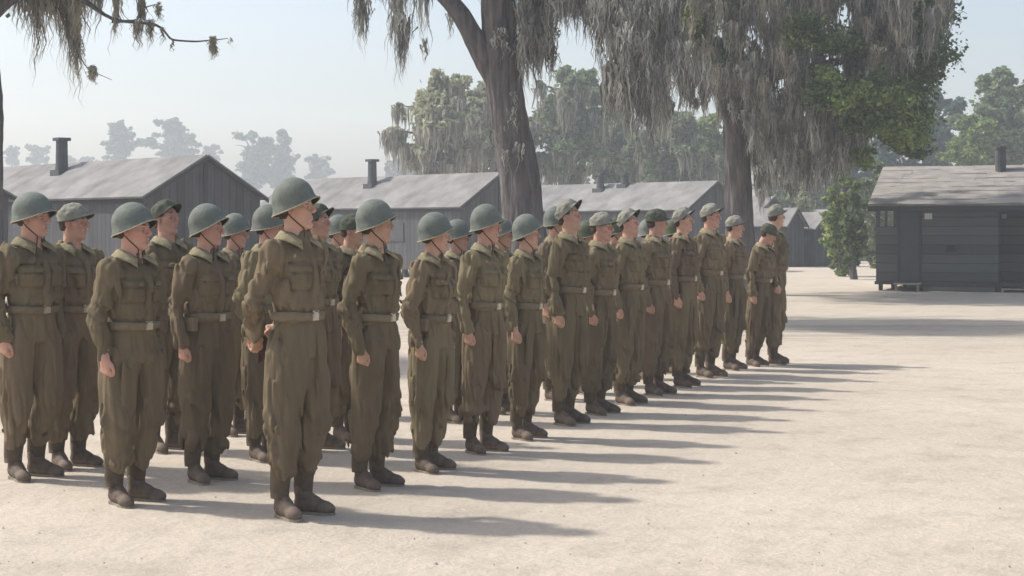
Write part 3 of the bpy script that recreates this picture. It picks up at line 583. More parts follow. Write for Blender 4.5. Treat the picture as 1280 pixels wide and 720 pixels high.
class SDF:
    def __init__(s, xs, ys, zs): s.a = (xs, ys, zs); s.V = np.full((len(xs), len(ys), len(zs)), .2, np.float32)
    def sub(s, lo, hi, pad):
        sl = []; co = []
        for k in range(3):
            i0 = np.searchsorted(s.a[k], lo[k]-pad); i1 = np.searchsorted(s.a[k], hi[k]+pad)
            sl.append(slice(i0, i1)); co.append(s.a[k][i0:i1])
        return tuple(sl), co[0][:,None,None], co[1][None,:,None], co[2][None,None,:]
    def blend(s, sl, d, k, op='u'):
        v = s.V[sl]
        if v.size == 0: return
        if op == 'u':
            h = np.clip(.5+.5*(v-d)/k, 0, 1); s.V[sl] = v*(1-h)+d*h-k*h*(1-h)
        else:
            h = np.clip(.5-.5*(v+d)/k, 0, 1); s.V[sl] = v*(1-h)-d*h+k*h*(1-h)
    def cone(s, p, q, r0, r1, k=.02, op='u'):
        p = np.array(p, np.float32); q = np.array(q, np.float32); R = max(r0, r1)
        sl, x, y, z = s.sub(np.minimum(p, q)-R, np.maximum(p, q)+R, k+.025)
        d = q-p; L = float(d@d)+1e-9
        t = np.clip(((x-p[0])*d[0]+(y-p[1])*d[1]+(z-p[2])*d[2])/L, 0, 1)
        dd = np.sqrt((x-p[0]-t*d[0])**2+(y-p[1]-t*d[1])**2+(z-p[2]-t*d[2])**2)-(r0+(r1-r0)*t)
        s.blend(sl, dd, k, op)
    def ball(s, c, r, k=.02, op='u'): s.cone(c, (c[0]+1e-4, c[1], c[2]), r, r, k, op)
    def ell(s, c, r, k=.02, op='u', ry=0):
        R = max(r) if ry else None; lo = [c[i]-(R or r[i]) for i in range(3)]; hi = [c[i]+(R or r[i]) for i in range(3)]
        sl, x, y, z = s.sub(lo, hi, k+.025); x = x-c[0]; y = y-c[1]; z = z-c[2]
        if ry: x, z = x*math.cos(ry)+z*math.sin(ry), -x*math.sin(ry)+z*math.cos(ry)
        q = np.sqrt((x/r[0])**2+(y/r[1])**2+(z/r[2])**2); q2 = np.sqrt((x/r[0]**2)**2+(y/r[1]**2)**2+(z/r[2]**2)**2)+1e-6
        s.blend(sl, q*(q-1)/q2, k, op)
    def loft(s, rows, k=.03):     # rows: z, cx, rx, ry
        R = np.array(rows, float); sl, x, y, z = s.sub((-.35,-.35,R[0,0]), (.35,.35,R[-1,0]), .04)
        cx = np.interp(z, R[:,0], R[:,1]); rx = np.interp(z, R[:,0], R[:,2]); ry = np.interp(z, R[:,0], R[:,3])
        d = (np.sqrt(((x-cx)/rx)**2+(y/ry)**2)-1)*np.minimum(rx, ry)
        d = np.maximum(d, np.maximum(R[0,0]-z, z-R[-1,0])); s.blend(sl, d.astype(np.float32), k)
    def grid(s): return s.a[0][:,None,None], s.a[1][None,:,None], s.a[2][None,None,:]
    def mesh(s):
        V = s.V; A = s.a; nx, ny, nz = V.shape; cn = (nx-1, ny-1, nz-1); tot = cn[0]*cn[1]*cn[2]
        acc = np.zeros((tot, 3)); cnt = np.zeros(tot); faces = []; S = V < 0
        for ax in range(3):
            sa = [slice(None)]*3; sb = [slice(None)]*3; sa[ax] = slice(0, -1); sb[ax] = slice(1, None)
            a = V[tuple(sa)]; b = V[tuple(sb)]; idx = np.nonzero(S[tuple(sa)] != S[tuple(sb)])
            t = a[idx]/(a[idx]-b[idx]); pos = np.empty((len(t), 3))
            for k in range(3): pos[:,k] = A[k][idx[k]]
            i2 = idx[ax]; pos[:,ax] = A[ax][i2]*(1-t)+A[ax][i2+1]*t
            u, v = (ax+1) % 3, (ax+2) % 3; ids = []; ok = np.ones(len(t), bool)
            for du, dv in ((0,0),(-1,0),(-1,-1),(0,-1)):
                ii = [idx[0].copy(), idx[1].copy(), idx[2].copy()]; ii[u] += du; ii[v] += dv
                g_ = np.ones(len(t), bool)
                for k in range(3): g_ &= (ii[k] >= 0) & (ii[k] < cn[k])
                f = (np.clip(ii[0],0,cn[0]-1)*cn[1]+np.clip(ii[1],0,cn[1]-1))*cn[2]+np.clip(ii[2],0,cn[2]-1)
                for k in range(3): acc[:,k] += np.bincount(f[g_], pos[g_,k], tot)
                cnt += np.bincount(f[g_], minlength=tot); ids.append(f); ok &= g_
            q = np.stack(ids, 1)[ok]; fl = ~S[tuple(sa)][idx][ok]; q[fl] = q[fl][:, ::-1]; faces.append(q)
        q = np.concatenate(faces); used = np.nonzero(cnt)[0]; mp = np.full(tot, -1); mp[used] = np.arange(len(used))
        return acc[used]/cnt[used,None], mp[q]

def fold(x, y, z): return 1.25-np.abs(2*vnoise(x, y, z)-1)*3     # ridged, about -1..1

HC = np.array([.0, 0, 1.640])     # head centre of the standing figure
def arms_pose(kind, rng):
    """joints (shoulder, elbow, wrist, hand direction) for right (-1) and left (+1)"""
    A = {}
    for s in (-1, 1):
        if kind == 'behind':
            A[s] = dict(sh=(-.01,s*.185,1.415), el=(-.13,s*.285,1.15), wr=(-.235,s*.10+(.0),.985), dn=(-.25,-s*.75,-.6), fw=(.0,-.35*0,1.0), me=(1,0,0))
            if s == -1: A[s] = dict(sh=(-.015,-.172,1.398), el=(-.115,-.235,1.14), wr=(-.215,-.115,.965), dn=(-.25,.35,-.9), fw=(.3,.9,.2), me=(-.95,.3,0))
            else: A[s] = dict(sh=(-.015,.172,1.398), el=(-.12,.25,1.14), wr=(-.215,.075,1.00), dn=(-.2,-.75,-.62), fw=(-.2,-.5,.8), me=(-.9,.2,0))
        else:
            j = lambda a: rng.uniform(-a, a)
            A[s] = dict(sh=(-.010,s*.172,1.398), el=(-.060+j(.02),s*(.232+j(.012)),1.135+j(.01)), wr=(.012+j(.03),s*(.215+j(.012)),.893+j(.012)), dn=(.10,-s*.03,-1), fw=(1,0,.12), me=(0,-s,0))
    return A
def unit(v): v = np.array(v, float); return v/np.linalg.norm(v)
def hand(F_, a, curl=1.0):
    d = unit(a['dn']); f = np.array(a['fw'], float); f = unit(f-d*(f@d)); m = np.cross(d, f)
    if m@np.array(a['me']) < 0: m = -m
    w = np.array(a['wr'], float)
    el = np.array(a['el']); F_.cone(w+(el-w)*.3, w, .027, .026, .015); F_.cone(w, w+d*.03, .027, .026, .012)
    for i, (o, kn, L) in enumerate([(.027,.088,.036),(.009,.092,.040),(-.009,.088,.037),(-.026,.080,.030)]):
        k0 = w+f*o*.45+d*.02; k1 = w+f*o+d*kn
        F_.cone(k0, k1, .015, .0125, .012)
        p = k1; ang = 0; r0 = .0100 if i < 3 else .0088
        for j, (l, da) in enumerate([(L, .85*curl), (L*.62, 1.15*curl), (L*.5, .7*curl)]):
            ang += da+.04*i; q = p+(d*math.cos(ang)+m*math.sin(ang))*l
            F_.cone(p, q, r0, r0*.92, .004); p = q; r0 *= .92
    t0 = w+f*.018+d*.025+m*.006; t1 = w+f*.040+d*.055+m*.016; t2 = w+f*.040+d*.085+m*.026; t3 = t2+d*.022+m*.006-f*.006
    F_.cone(t0, t1, .0145, .0115, .01); F_.cone(t1, t2, .0112, .0100, .005); F_.cone(t2, t3, .0098, .0082, .004)

def head(F_, rng):
    c = HC; P = lambda x, y, z: (c[0]+x, c[1]+y, c[2]+z); j = lambda a: rng.uniform(-a, a)
    jw = j(.004); ns = j(.004); ch = j(.005)
    F_.ell(P(-.014,0,.022), (.096,.076,.092), .02); F_.ell(P(.030,0,-.028), (.058,.057+jw,.080), .03)
    for s in (-1, 1):
        F_.cone(P(-.010,s*(.052+jw),-.052), P(.055,s*.022,-.100+ch), .019, .015, .025)
        F_.ball(P(.052,s*.040,-.022), .024, .02)
        F_.cone(P(.078,s*.012,.021), P(.066,s*.045,.020), .013, .012, .012)
    F_.ball(P(.072,0,-.102+ch), .018, .018)
    for s in (-1, 1): F_.ball(P(.090,s*.030,-.003), .019, .012, 's')
    F_.cone(P(.086,0,.014), P(.112+ns,0,-.028), .0085, .0115, .008); 
    for s in (-1, 1): F_.ball(P(.102+ns,s*.0105,-.035), .0085, .006)
    F_.cone(P(.083,-.013,-.060), P(.083,.013,-.060), .0095, .0095, .006); F_.cone(P(.082,-.012,-.074), P(.082,.012,-.074), .009, .009, .006)
    F_.cone(P(.0935,-.02,-.0672), P(.0935,.02,-.0672), .0026, .0026, .003, 's')
    for s in (-1, 1):
        F_.cone(P(.0815,s*.022,.001), P(.078,s*.040,.000), .0075, .007, .004)      # closed-down lids
        F_.ell(P(-.006,s*.079,-.012), (.019,.008,.032), .008, ry=.2); F_.ell(P(-.001,s*.088,-.010), (.010,.006,.019), .004, 's')
    F_.cone(P(-.022,0,-.06), P(-.030,0,-.20), .054, .062, .03)
    F_.cone(P(.012,0,-.10), P(.0,0,-.18), .030, .034, .03)

def build_body(A, rng, feet):
    xs = axis((-.34,-.13,.013),( -.13,.135,.0046),(.135,.17,.012)); ys = axis((-.33,-.29,.012),(-.29,-.18,.0048),(-.18,-.096,.013),(-.096,.096,.0046),(.096,.18,.013),(.18,.29,.0048),(.29,.33,.012))
    zs = axis((-.0,.72,.022),(.72,.98,.0055),(.98,1.46,.02),(1.46,1.76,.0046))
    if A['kind'] == 'behind':
        xs = axis((-.36,-.14,.0055),(-.14,.135,.0046),(.135,.17,.012)); ys = axis((-.33,-.15,.014),(-.15,.15,.0048),(.15,.33,.014))
    F_ = SDF(xs, ys, zs); head(F_, rng)
    F_.loft([(.86,-.01,.07,.10),(1.0,0,.07,.10),(1.12,0,.075,.105),(1.3,0,.09,.115),(1.38,-.01,.075,.10),(1.46,-.02,.05,.06)], .05)
    for s in (-1, 1):
        a = A[s]; F_.cone((-.015,s*.05,1.40), np.array(a['sh'])-np.array([0,0,.02]), .035, .036, .03); F_.cone(np.array(a['sh'])-np.array([0,0,.02]), a['el'], .032, .026, .03); F_.cone(a['el'], a['wr'], .026, .024, .02)
        hand(F_, a, A.get('curl', 1.0))
        fx = feet[s]; F_.cone((0,s*.075,.88), (0,s*.09,.5), .075, .05, .04); F_.cone((0,s*.09,.5), (fx[0]-.02,fx[1],.1), .046, .034, .02)
        d = fx[2]; F_.cone((fx[0]-.03,fx[1],.055), (fx[0]+.12*math.cos(d),fx[1]+.12*math.sin(d),.045), .034, .026, .02)
    return F_.mesh()

TORSO = [(1.035,.0,.128,.156),(1.075,.0,.130,.158),(1.12,.002,.145,.174),(1.20,.006,.147,.180),(1.30,.008,.148,.176),(1.38,-.004,.130,.160),(1.44,-.020,.090,.118),(1.475,-.024,.074,.085),(1.50,-.026,.066,.072)]
def build_jacket(A, rng, h=.0070):
    xs = axis((-.33 if A['kind'] == 'behind' else -.22, .215, h)); ys = axis((-.36,.36,h)); zs = axis((.84,1.53,h))
    F_ = SDF(xs, ys, zs); F_.loft(TORSO, .03)
    for s in (-1, 1):
        a = A[s]; sh = np.array(a['sh']); F_.cone((-.022,s*.055,1.442), sh, .046, .062, .05); F_.cone(sh, a['el'], .074, .064, .028); 
        F_.cone(a['el'], a['wr'], .066, .049, .015)
        w_ = np.array(a['wr']); e = np.array(a['el']); u = (w_-e)/np.linalg.norm(w_-e); F_.cone(w_-u*.055, w_-u*.02, .050, .047, .006)
    x, y, z = F_.grid(); o = rng.uniform(0, 30); V = F_.V
    arm = (np.abs(y) > .165+.0*z).astype(np.float32)
    wl = np.exp(-((z-1.09)/.07)**2)
    V += .006*wl*fold(x*30+o, y*30, z*4)*(1-arm*.6)*(z > 1.05)
    bw = (1-np.exp(-((z-1.06)/.035)**2))*(1-arm)
    V += .012*bw*fold(x*13+o+z*2, y*12, z*6-x*4)+.0075*bw*fold(x*24+z*7, y*24-z*8+o, z*8)
    el = np.exp(-((z-1.13)/.09)**2)+.5*np.exp(-((z-.95)/.05)**2)
    V += arm*(.013*el*fold(x*8+o, y*8, z*24+x*14)+.012*fold(x*16+z*3, y*15+o, z*5.5)+.006*fold(x*30, y*30+o, z*10))
    # front placket, chest pockets with flaps
    fr = (x > .02)
    V -= np.where(fr & (np.abs(y) < .024) & (z > 1.03), .006, 0).astype(np.float32)
    V += np.where(x > .02, .008*np.exp(-((np.abs(y)-.029)/.006)**2), 0).astype(np.float32)
    for s in (-1, 1):
        py = s*.088
        q = np.maximum(np.abs(y-py)-.054, np.abs(z-1.275)-.062); V -= np.where(fr, .009*np.clip(-q/.004, 0, 1)-.010*np.exp(-((q-.004)/.006)**2), 0).astype(np.float32)
        q = np.maximum(np.abs(y-py)-.059, np.abs(z-1.325)-.022); V -= np.where(fr, .009*np.clip(-q/.004, 0, 1)-.010*np.exp(-((q-.004)/.006)**2), 0).astype(np.float32)
    return F_.mesh()

def build_trousers(rng, feet, h=.0072, hem=.215):
    xs = axis((-.24,.24,h)); ys = axis((-.28,.28,h)); zs = axis((hem-.03,1.12,h))
    F_ = SDF(xs, ys, zs)
    F_.loft([(.84,-.006,.140,.178),(.90,-.010,.150,.188),(.97,-.008,.142,.180),(1.04,0,.123,.154),(1.085,0,.114,.143)], .03)
    for s in (-1, 1):
        fx = feet[s]; kn = (.012+s*rng.uniform(.0,.03), s*.106, .50)
        F_.cone((-.004,s*.083,.86), kn, .132, .103, .022); F_.cone(kn, (fx[0]-.012,fx[1]*.98,hem+.10), .103, .098, .010)
        F_.cone((fx[0]-.012,fx[1]*.98,hem+.11), (fx[0]-.014,fx[1],hem+.045), .098, .082, .010)
    x, y, z = F_.grid(); o = rng.uniform(0, 30); V = F_.V
    up = np.clip((z-.45)/.4, 0, 1)*np.clip((1.06-z)/.08, 0, 1); lo = np.clip((.62-z)/.3, 0, 1); hm = np.exp(-((z-hem-.07)/.07)**2); kn = np.exp(-((z-.50)/.12)**2)
    V += .016*up*fold(x*14+o, y*12, z*1.5)+.008*up*fold(x*12, y*12+o, z*3+x*6)
    V += .018*lo*fold(x*13+o+z*4, y*13, z*2.2-x*3)+.011*kn*fold(x*9+o+z*6, y*9, z*8+x*9)
    V += .013*hm*fold(x*12+o, y*12, z*13)+.006*hm*fold(x*30, y*30+o, z*6)
    V += .0075*fold(x*27+o, y*27+z*4, z*4.2)*np.clip((1.06-z)/.08, 0, 1)
    V += (.016*np.exp(-((y)/.022)**2)*np.clip((.90-z)/.12, 0, 1)).astype(np.float32)
    # straight side seam and slash pocket
    V -= (.004*np.exp(-(x/.007)**2)*(z < 1.03)).astype(np.float32)
    q = np.abs((x-.035)+(z-.93)*.45); V += np.where((z > .86) & (z < 1.0) & (np.abs(y) > .08), .005*np.exp(-(q/.008)**2), 0).astype(np.float32)
    return F_.mesh()

def build_boot(ang, h=.0062):
    """right at the origin pointing +x, then turned by ang"""
    F_ = SDF(axis((-.13,.24,h)), axis((-.075,.075,h)), axis((-.004,.20,h)))
    F_.cone((-.045,0,.15), (-.042,0,.07), .046, .043, .02); F_.cone((-.050,0,.052), (.01,0,.055), .041, .042, .02)
    F_.cone((.01,0,.058), (.115,-.004,.040), .042, .040, .025); F_.ell((.125,-.003,.036), (.058,.045,.034), .02)
    F_.cone((-.02,0,.10), (.05,0,.07), .040, .036, .02)
    x, y, z = F_.grid(); F_.V = np.maximum(F_.V, .014-z+0*x+0*y).astype(np.float32)
    F_.V += .0025*fold(x*40, y*30, z*40)*np.exp(-((x-.05)/.05)**2)
    V, Q = F_.mesh()
    # sole: an outline extruded
    pts = [(-.098,-.012),(-.09,-.032),(-.06,-.041),(-.02,-.036),(.03,-.036),(.08,-.047),(.13,-.047),(.17,-.032),(.188,-.004),(.18,.022),(.15,.040),(.10,.044),(.04,.036),(-.02,.036),(-.06,.041),(-.09,.032),(-.098,.012)]
    n = len(pts); SV = [(x*.96+.002, y*.93, 0) for x, y in pts]+[(x*.96+.002, y*.93, .017) for x, y in pts]
    SF = [tuple(range(n))[::-1], tuple(range(n, 2*n))]+[(i,(i+1)%n,(i+1)%n+n,i+n) for i in range(n)]
    c, s = math.cos(ang), math.sin(ang); R = np.array([[c,-s,0],[s,c,0],[0,0,1]])
    return V@R.T, Q, (np.array(SV)@R.T).tolist(), SF

def helmet_meshes(X=.134, Y=.116, Z=.128, FB=.022, BB=.013, SB=.004, BASE=.006, DROP=.050, FP=2, slouch=0):
    nu, nv = 48, 18; V = []; 
    def prof(u, k, inner=0):
        cu, su = math.cos(u), math.sin(u)
        v = k/(nv-1)
        if v < .82:
            a = v/.82*math.pi*.5; r = math.sin(a); z = math.cos(a)
            rx, ry, rz = X-inner, Y-inner, Z-inner
            q = 1+slouch*(fold(cu*3+5, su*3, z*3)*.5+.4*max(0, cu)*z)
            return (rx*r*cu*q, ry*r*su*q, z*rz*q)
        t = (v-.82)/.18; fr = max(0, cu)**FP; bk = max(0, -cu)**2; sd = su*su
        fl = BASE+FB*fr+BB*bk+SB*sd; dz = DROP*t+.008*t*sd-.016*fr*t**2
        rx, ry = X-inner+fl*t**1.5, Y-inner+fl*t**1.5
        return (rx*cu, ry*su, -dz)
    def shell(inner):
        return [prof(2*math.pi*i/nu, k, inner) for k in range(1, nv) for i in range(nu)]+[(0,0,(Z-inner))]
    def faces(off, flip):
        f = []; n = nv-1
        for k in range(n-1):
            for i in range(nu):
                q = (off+k*nu+i, off+k*nu+(i+1)%nu, off+(k+1)*nu+(i+1)%nu, off+(k+1)*nu+i); f.append(q if flip else q[::-1])
        top = off+n*nu
        for i in range(nu):
            q = (off+i, top, off+(i+1)%nu); f.append(q if flip else q[::-1])
        return f
    o = shell(0); i_ = shell(.004)
    outer = (o, faces(0, False)); inner = (i_, faces(0, True))
    rim = MB(); ring = [Vector(prof(2*math.pi*i/nu, nv-1)) for i in range(nu)]
    seg = 6; vs = []; fs = []
    for i in range(nu):
        p = ring[i]; out = Vector((p.x, p.y, 0)).normalized()
        for j in range(seg):
            a = 2*math.pi*j/seg; vs.append(p+out*math.cos(a)*.0042+Vector((0,0,1))*math.sin(a)*.0042)
    for i in range(nu):
        for j in range(seg): fs.append((i*seg+j, ((i+1)%nu)*seg+j, ((i+1)%nu)*seg+(j+1)%seg, i*seg+(j+1)%seg))
    return outer, inner, (vs, fs)

def ring_part(z0, z1, grow, th, n=40, gap=None, tilt=0):
    """band round the torso following its outline"""
    R = np.array(TORSO); vs = []; fs = []
    for i in range(n):
        a = 2*math.pi*i/n
        for (z, g_) in ((z0,grow),(z1,grow),(z1,grow+th),(z0,grow+th)):
            rx = np.interp(z, R[:,0], R[:,2])+g_; ry = np.interp(z, R[:,0], R[:,3])+g_
            vs.append((rx*math.cos(a), ry*math.sin(a), z+tilt*math.cos(a)+.002*math.sin(a*5)))
    for i in range(n):
        b = ((i+1) % n)*4; a = i*4
        for j in range(4): fs.append((a+j, b+j, b+(j+1)%4, a+(j+1)%4)[::-1])
    return vs, fs

def collar_mesh(rng, open_=.55):
    """fold-over shirt collar, open at the throat"""
    n = 30; vs = []; fs = []; t = .005
    for i in range(n):
        u = -1+2*i/(n-1); a = math.pi+u*(math.pi-open_*.5); fr = abs(u)**3; 
        ca, sa = math.cos(a), math.sin(a); w_ = .002*math.sin(i*1.7+rng.random())
        top = (-.024+.070*ca+.008*fr, .074*sa, 1.520-.045*fr*1.0)
        mid = (-.024+(.082+w_)*ca+.01*fr, (.088+w_)*sa, 1.512-.045*fr)
        drop = .040+.028*max(0, fr-.3); out = (.106+.01*fr)
        low = (-.022+(out+w_)*ca+.034*fr, (.124-.012*fr)*sa+(.045*math.copysign(1, sa)*fr), 1.478-drop*fr*.9)
        low2 = (low[0]*1.0-.004*ca, low[1]-.004*sa, low[2]-.006)
        inn = (-.024+.063*ca+.006*fr, .066*sa, 1.49-.045*fr)
        vs += [inn, top, mid, low, low2]
    for i in range(n-1):
        for j in range(4): fs.append((i*5+j, (i+1)*5+j, (i+1)*5+j+1, i*5+j+1))
    return vs, fs

def to_mesh(name, vs, fs, m, smooth=True):
    me = bpy.data.meshes.new(name); me.from_pydata([tuple(v) for v in vs], [], [tuple(f) for f in fs]); me.update()
    if smooth: me.polygons.foreach_set('use_smooth', np.ones(len(me.polygons), bool))
    if m: me.materials.append(m)
    return me

# --- variants of the clothed figure
H_OUT, H_IN, H_RIM = helmet_meshes()
HELM = {}
for key, mt in (('pale', 'helmet'), ('dark', 'helmet_dark')):
    vs = list(H_OUT[0])+list(H_IN[0]); fs = list(H_OUT[1])+[tuple(i+len(H_OUT[0]) for i in f) for f in H_IN[1]]
    me = to_mesh('helmet', vs, fs, M[mt]); me.materials.append(M['liner'])
    me.polygons.foreach_set('material_index', np.array([0]*len(H_OUT[1])+[1]*len(H_IN[1]), np.int32)); HELM[key] = me
C_OUT, C_IN, C_RIM = helmet_meshes(.110, .091, .080, .052, .0, .0, .001, .030, 5, .10)
for key, mt in (('cap', 'cap'), ('capdark', 'cap_dark')):
    vs = list(C_OUT[0])+list(C_IN[0]); fs = list(C_OUT[1])+[tuple(i+len(C_OUT[0]) for i in f) for f in C_IN[1]]
    me = to_mesh('cap', vs, fs, M[mt]); me.materials.append(M['liner'])
    me.polygons.foreach_set('material_index', np.array([0]*len(C_OUT[1])+[1]*len(C_IN[1]), np.int32)); HELM[key] = me
CRIM = to_mesh('brim_edge', C_RIM[0], C_RIM[1], M['cap_dark'])
RIM = to_mesh('rim', H_RIM[0], H_RIM[1], M['rim']); RIMD = to_mesh('rim', H_RIM[0], H_RIM[1], M['liner'])
BOOTS = {}
for k, ang in (('r', math.radians(-17)), ('l', math.radians(20))):
    V, Q, SV, SF = build_boot(ang); BOOTS[k] = (mesh_np('boot', V, Q, M['leather']), to_mesh('sole', SV, SF, M['dusty'], False))
def eye_mesh():
    b = MB(); vs = []; fs = []; nu, nv = 12, 8
    for i in range(nv+1):
        for j in range(nu):
            a = math.pi*i/nv; vs.append((.0115*math.cos(a), .0115*math.sin(a)*math.cos(2*math.pi*j/nu), .0115*math.sin(a)*math.sin(2*math.pi*j/nu)))
    for i in range(nv):
        for j in range(nu): fs.append((i*nu+j, i*nu+(j+1)%nu, (i+1)*nu+(j+1)%nu, (i+1)*nu+j))
    me = to_mesh('eye', vs, fs, M['eye']); me.materials.append(M['iris'])
    me.polygons.foreach_set('material_index', np.array([1 if i < 2 else 0 for i in range(nv) for j in range(nu)], np.int32)); return me
EYE = eye_mesh()
def hair_mesh():
    F_ = SDF(axis((-.13,.11,.007)), axis((-.10,.10,.007)), axis((-.10,.13,.007)))
    F_.ell((-.016,0,.022), (.099,.080,.095), .01); F_.ell((-.03,0,-.02), (.078,.066,.075), .02)
    x, y, z = F_.grid(); cut = np.maximum(x-.045-(z*.6), -(z+.055+.0*x)+.0)
    cut = np.maximum(cut, np.where(x > -.02, (.0-z)*1.0, -1)); F_.V = np.maximum(F_.V, cut.astype(np.float32)); F_.V += .002*fold(x*60, y*60, z*30)
    V, Q = F_.mesh(); return mesh_np('hair', V, Q, M['hair'])
HAIR = hair_mesh()
_b = MB(); _b.tube([(.0885,.016,.020),(.0865,.028,.026),(.076,.044,.022)], [.0035,.0042,.0022], 6); BROW = to_mesh('eyebrow', _b.v, _b.f, M['hair'])
VAR = []
def make_variant(seed, kind='side', curl=1.0):
    rng = random.Random(seed); A = arms_pose(kind, rng); A['kind'] = kind; A['curl'] = curl
    fa = rng.uniform(-.012, .012); feet = {-1: (.0+fa,-.092,math.radians(-17)), 1: (.0-fa,.092,math.radians(20))}
    bV, bQ = build_body(A, rng, feet)
    jV, jQ = build_jacket(A, rng); tV, tQ = build_trousers(rng, feet, hem=.205+rng.uniform(-.015,.02))
    v = dict(A=A, feet=feet, bV=bV, bQ=bQ, jacket=mesh_np('jacket', jV, jQ, M['cloth']), trousers=mesh_np('trousers', tV, tQ, M['trouser']))
    cv, cf = collar_mesh(rng, rng.uniform(.5,.9)); me = to_mesh('collar', cv, cf, M['collar']); v['collar'] = me
    bv, bf = ring_part(1.048, 1.094, .009, .006, tilt=rng.uniform(-.006,.008)); v['belt'] = to_mesh('belt', bv, bf, M['webbing'])
    lg = []
    for s in (-1, 1):
        b = MB(); fx = feet[s]; b.tube([(fx[0]-.035,fx[1],.105),(fx[0]-.036,fx[1],.15),(fx[0]-.03,fx[1],.22),(fx[0]-.02,fx[1],.30)], [.053,.056,.060,.064], 16)
        lg.append(to_mesh('legging', b.v, b.f, M['legging']))
    v['leg'] = lg
    return v
def pouch_mesh(rng):
    b = MB(); y = -.155
    b.box(-.02, .07, y-.045, y-.002, .985, 1.065); b.box(-.024, .074, y-.05, y-.001, 1.04, 1.072)
    return to_mesh('pouch', b.v, b.f, M['webbing'], False)
POUCH = pouch_mesh(random.Random(1))
NEED = [('side', 1, 1.0), ('side', 2, .9), ('side', 3, 1.05), ('side', 4, 1.0), ('side', 5, .85), ('side', 6, 1.0), ('side', 7, 1.0)]
for kd, sd, cu in NEED: VAR.append(make_variant(sd*13, kd, cu))
VAR.append(make_variant(777, 'behind', .8)); BEHIND = len(VAR)-1

